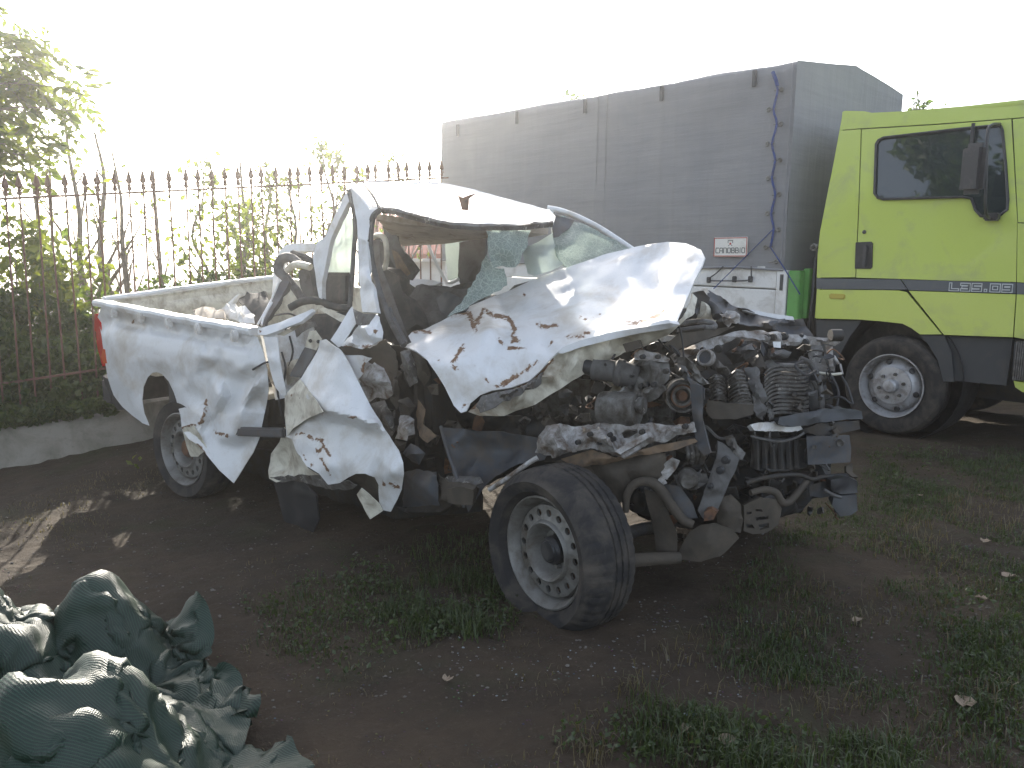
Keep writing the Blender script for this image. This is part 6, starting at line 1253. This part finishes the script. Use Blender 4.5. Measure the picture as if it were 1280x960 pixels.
    h = math_(N, Lk, 'ADD', math_(N, Lk, 'MULTIPLY', w, .35), math_(N, Lk, 'ADD', math_(N, Lk, 'MULTIPLY', w2, .35), math_(N, Lk, 'MULTIPLY', nz(N, Lk, 60, 4, .7, co), 2.2)))
    Lk.new(bump(N, Lk, h, .3, .004), B.inputs['Normal'])
    tr = N.new('ShaderNodeBsdfTranslucent'); Lk.new(c, tr.inputs[0]); ms = N.new('ShaderNodeMixShader'); ms.inputs[0].default_value = .18
    Lk.new(B.outputs[0], ms.inputs[1]); Lk.new(tr.outputs[0], ms.inputs[2]); Lk.new(ms.outputs[0], N['Material Output'].inputs[0])
    o = obj('shade_cloth_heap', V, Q, m, None, 3.0, attr={'weft': (U * .8 + Vv * .6).ravel(), 'warp': (Vv * .8 - U * .6).ravel()})
    tag(o, 'crumpled heap of green woven shade cloth on the ground in the near left corner', 'shade cloth')
tarp_heap()

# ------------------------------------------------------------------ grass, weeds, stones, leaves
def scatter_blades(name, label, polys, mat, seed):
    r = np.random.default_rng(seed); V = []; Fc = []
    for poly, n, h, clump in polys:
        q = np.array([ground_at(x, y)[:2] for x, y in poly]); mn, mx = q.min(0), q.max(0); cs = []
        while len(cs) < max(3, n // clump):
            p = r.uniform(mn, mx)
            if inside(p[None], q)[0] and noise.noise(Vector((p[0] * 2.2, p[1] * 2.2, seed))) > -.15: cs.append(p)
        for p in cs:
            s = r.uniform(.5, 1.2)
            for _ in range(clump):
                b = p + r.normal(size=2) * .035; l = h * s * r.uniform(.4, 1.25); a = r.uniform(0, 6.28); dirn = np.array([math.cos(a), math.sin(a), 0]); lean_ = r.uniform(.15, .9)
                z = gh(b[0], b[1]) - .004; o = np.array([b[0], b[1], z]); wv = np.array([-dirn[1], dirn[0], 0]) * r.uniform(.0012, .0028)
                m = o + dirn * l * lean_ * .35 + UP * l * .6; e = o + dirn * l * lean_ + UP * l * (1.0 - .45 * lean_); k = len(V)
                V += [o - wv, o + wv, m + wv * .8, m - wv * .8, e]; Fc += [(k, k + 1, k + 2, k + 3), (k + 3, k + 2, k + 4)]
    o = obj(name, V, Fc, M[mat], None); tag(o, label, 'grass', kind='stuff')
scatter_blades('grass', 'tufts of short green grass on the damp soil', [
    ([(480, 770), (520, 725), (600, 720), (640, 750), (630, 800), (520, 812)], 1300, .10, 16), ([(300, 760), (420, 715), (500, 720), (500, 800), (400, 830), (300, 800)], 1600, .045, 10),
    ([(690, 965), (720, 880), (800, 870), (860, 900), (1000, 890), (1140, 930), (1140, 965)], 2300, .08, 14), ([(900, 840), (960, 790), (1060, 820), (1070, 860), (960, 860)], 900, .05, 10),
    ([(880, 830), (900, 740), (1010, 640), (1100, 590), (1285, 570), (1285, 965), (1150, 930), (1050, 860)], 14000, .04, 8), ([(1180, 800), (1285, 700), (1285, 960), (1200, 960)], 2400, .055, 10), ([(1080, 565), (1285, 560), (1285, 640), (1100, 640)], 2600, .05, 12),
    ([(490, 690), (560, 660), (700, 680), (640, 720), (520, 720)], 900, .06, 14), ([(0, 520), (60, 520), (120, 520), (60, 560), (0, 580)], 300, .05, 8)], 'grass', 21)
scatter_blades('dry_grass', 'wisps of dry straw-coloured grass among the green', [([(0, 640), (130, 600), (220, 595), (120, 680), (0, 760)], 900, .03, 5), ([(700, 900), (1285, 560), (1285, 965), (700, 965)], 2200, .07, 7), ([(300, 700), (700, 700), (700, 960), (300, 960)], 900, .03, 5)], 'dry', 22)
def weeds():
    r = np.random.default_rng(9); C = []; S = []
    for poly, n in (([(300, 760), (420, 715), (470, 700), (520, 740), (500, 830), (400, 860), (330, 800)], 110), ([(500, 770), (640, 740), (640, 790), (540, 815)], 90), ([(1160, 760), (1285, 720), (1285, 940), (1200, 940)], 70), ([(1080, 560), (1200, 560), (1200, 610), (1100, 610)], 60), ([(700, 900), (1000, 900), (1000, 960), (700, 960)], 60)):
        q = np.array([ground_at(x, y)[:2] for x, y in poly]); mn, mx = q.min(0), q.max(0); k = 0
        while k < n:
            p = r.uniform(mn, mx)
            if not inside(p[None], q)[0]: continue
            k += 1; z = gh(p[0], p[1])
            for _ in range(r.integers(6, 14)): C.append([p[0] + r.normal() * .03, p[1] + r.normal() * .03, z + abs(r.normal()) * .03 + .008]); S.append(r.uniform(.010, .024))
    V, Fc = leaf_quads(np.array(C), np.array(S), droop=0, aspect=.75); o = obj('weeds', V, Fc, M['grass'], None); tag(o, 'low broad-leaved green weeds between the grass tufts', 'weeds', kind='stuff')
weeds()
def stones():
    r = np.random.default_rng(4); ico = bmesh.new(); bmesh.ops.create_icosphere(ico, subdivisions=1, radius=1); iv = np.array([v.co for v in ico.verts]); fi = [[v.index for v in f.verts] for f in ico.faces]; ico.free()
    for nm, lab, mt, n, sz in (('gravel', 'small grey stones strewn over the bare soil', 'pebble', 1500, (.002, .0075)), ('glass_crumbs', 'glittering crumbs of broken glass strewn over the soil', 'glassbit', 300, (.0015, .004))):
        V = []; Fc = []; k = 0
        while k < n:
            px, py = r.uniform(-20, 1300), r.uniform(560, 960); p = ground_at(px, py)
            if mt == 'glassbit' and not (560 < px < 1080 and 650 < py < 940): continue
            if noise.noise(Vector((p[0] * 1.5, p[1] * 1.5, 3))) < -.1: continue
            s = r.uniform(*sz) * (1.8 if r.random() < .06 else 1); q = iv * r.uniform(.5, 1.2, iv.shape) * s * np.array([1.2, 1, .6]); b = len(V); z = gh(p[0], p[1]) + s * .2
            V += (q + np.array([p[0], p[1], z])).tolist(); Fc += [[i + b for i in f] for f in fi]; k += 1
        o = obj(nm, V, Fc, M[mt], None, .3); tag(o, lab, nm.replace('_', ' '), kind='stuff')
stones()
def dead_leaf(px, py, s, rot, label, mat='deadleaf'):
    p = ground_at(px, py); z = gh(p[0], p[1]) + .012; r = random.Random(int(px)); V = []; n = 14
    ol = [(math.cos(t) * (1 + .28 * math.cos(5 * t)) * s, math.sin(t) * (.75 + .2 * math.cos(3 * t)) * s) for t in np.linspace(0, 2 * math.pi, n, endpoint=False)]
    c, sn = math.cos(rot), math.sin(rot); V = [(p[0], p[1], z + .004)] + [(p[0] + x * c - y * sn, p[1] + x * sn + y * c, z + abs(y) * .5 + r.uniform(0, .012)) for x, y in ol]
    o = obj('dead_leaf', np.array(V) - p, [(0, 1 + i, 1 + (i + 1) % n) for i in range(n)], M[mat], None, None, local=True); o.location = tuple(p); m = o.modifiers.new('thickness', 'SOLIDIFY'); m.thickness = .0015
    tag(o, label, 'leaf', 'dead leaves on the ground')
for a in ((1262, 722, .035, .3, 'largest pale dead leaf at the right edge of the grass'), (1206, 882, .04, 1.2, 'curled pale dead leaf in the near right grass'), (1232, 680, .025, .2, 'small dead leaf by the right edge below the lorry'), (1226, 750, .022, 2.2, 'small brown dead leaf left of the largest pale one'), (910, 935, .03, .5, 'brown dead leaf among the near grass tufts'), (1372 - 300, 780, .022, .4, 'brown dead leaf on bare soil right of the front end'), (858, 916, .02, 1., 'tiny russet dead leaf beside the blue plastic shard'), (560, 858, .018, .6, 'orange dead leaf on the bare soil in the near centre'), (1150, 620, .02, .9, 'dead leaf in the grass in front of the lorry wheel')): dead_leaf(*a)
p = ground_at(860, 897); V = [np.array([math.cos(t) * .028 * (1 + .3 * math.sin(3 * t)), math.sin(t) * .012, .012 + .006 * math.sin(2 * t)]) for t in np.linspace(0, 6.28, 11)[:-1]]
o = obj('plastic_shard', V, [tuple(range(10))], worn('pale_blue_plastic', (.45, .55, .68), (.3, .33, .36), .3, .3), None, None, local=True); o.location = (p[0], p[1], gh(p[0], p[1])); m = o.modifiers.new('thickness', 'SOLIDIFY'); m.thickness = .002
tag(o, 'pale blue plastic shard on the soil between the near grass tufts', 'plastic shard')
p = ground_at(172, 600); C = np.array([p + np.array([random.gauss(0, .02), random.gauss(0, .02), .02 + .02 * k]) for k in range(5)]); C[:, 2] += gh(p[0], p[1])
t = thing('seedling', p, 'tiny bright seedling on the soil left of the rear wheel', 'plant'); V, Fc = leaf_quads(C, np.full(5, .045)); obj('leaf', V, Fc, M['leaf'], t)

# ------------------------------------------------------------------ thin haze volume added to stand in for lens glare
bm_ = MB().box((0, 0, 3.6), np.eye(3), (1200, 1200, 6.8))
hm, nt, N, Lk, B = newmat('glare_haze'); N.remove(B)
pv = N.new('ShaderNodeVolumePrincipled'); pv.inputs['Color'].default_value = (1, 1, 1, 1); pv.inputs['Density'].default_value = .0032; pv.inputs['Anisotropy'].default_value = .85
Lk.new(pv.outputs[0], N['Material Output'].inputs['Volume'])
hz = bm_.build('haze', hm, None, None); hz['kind'] = 'stuff'; hz['label'] = 'thin haze added over the yard for the veil of sun glare'
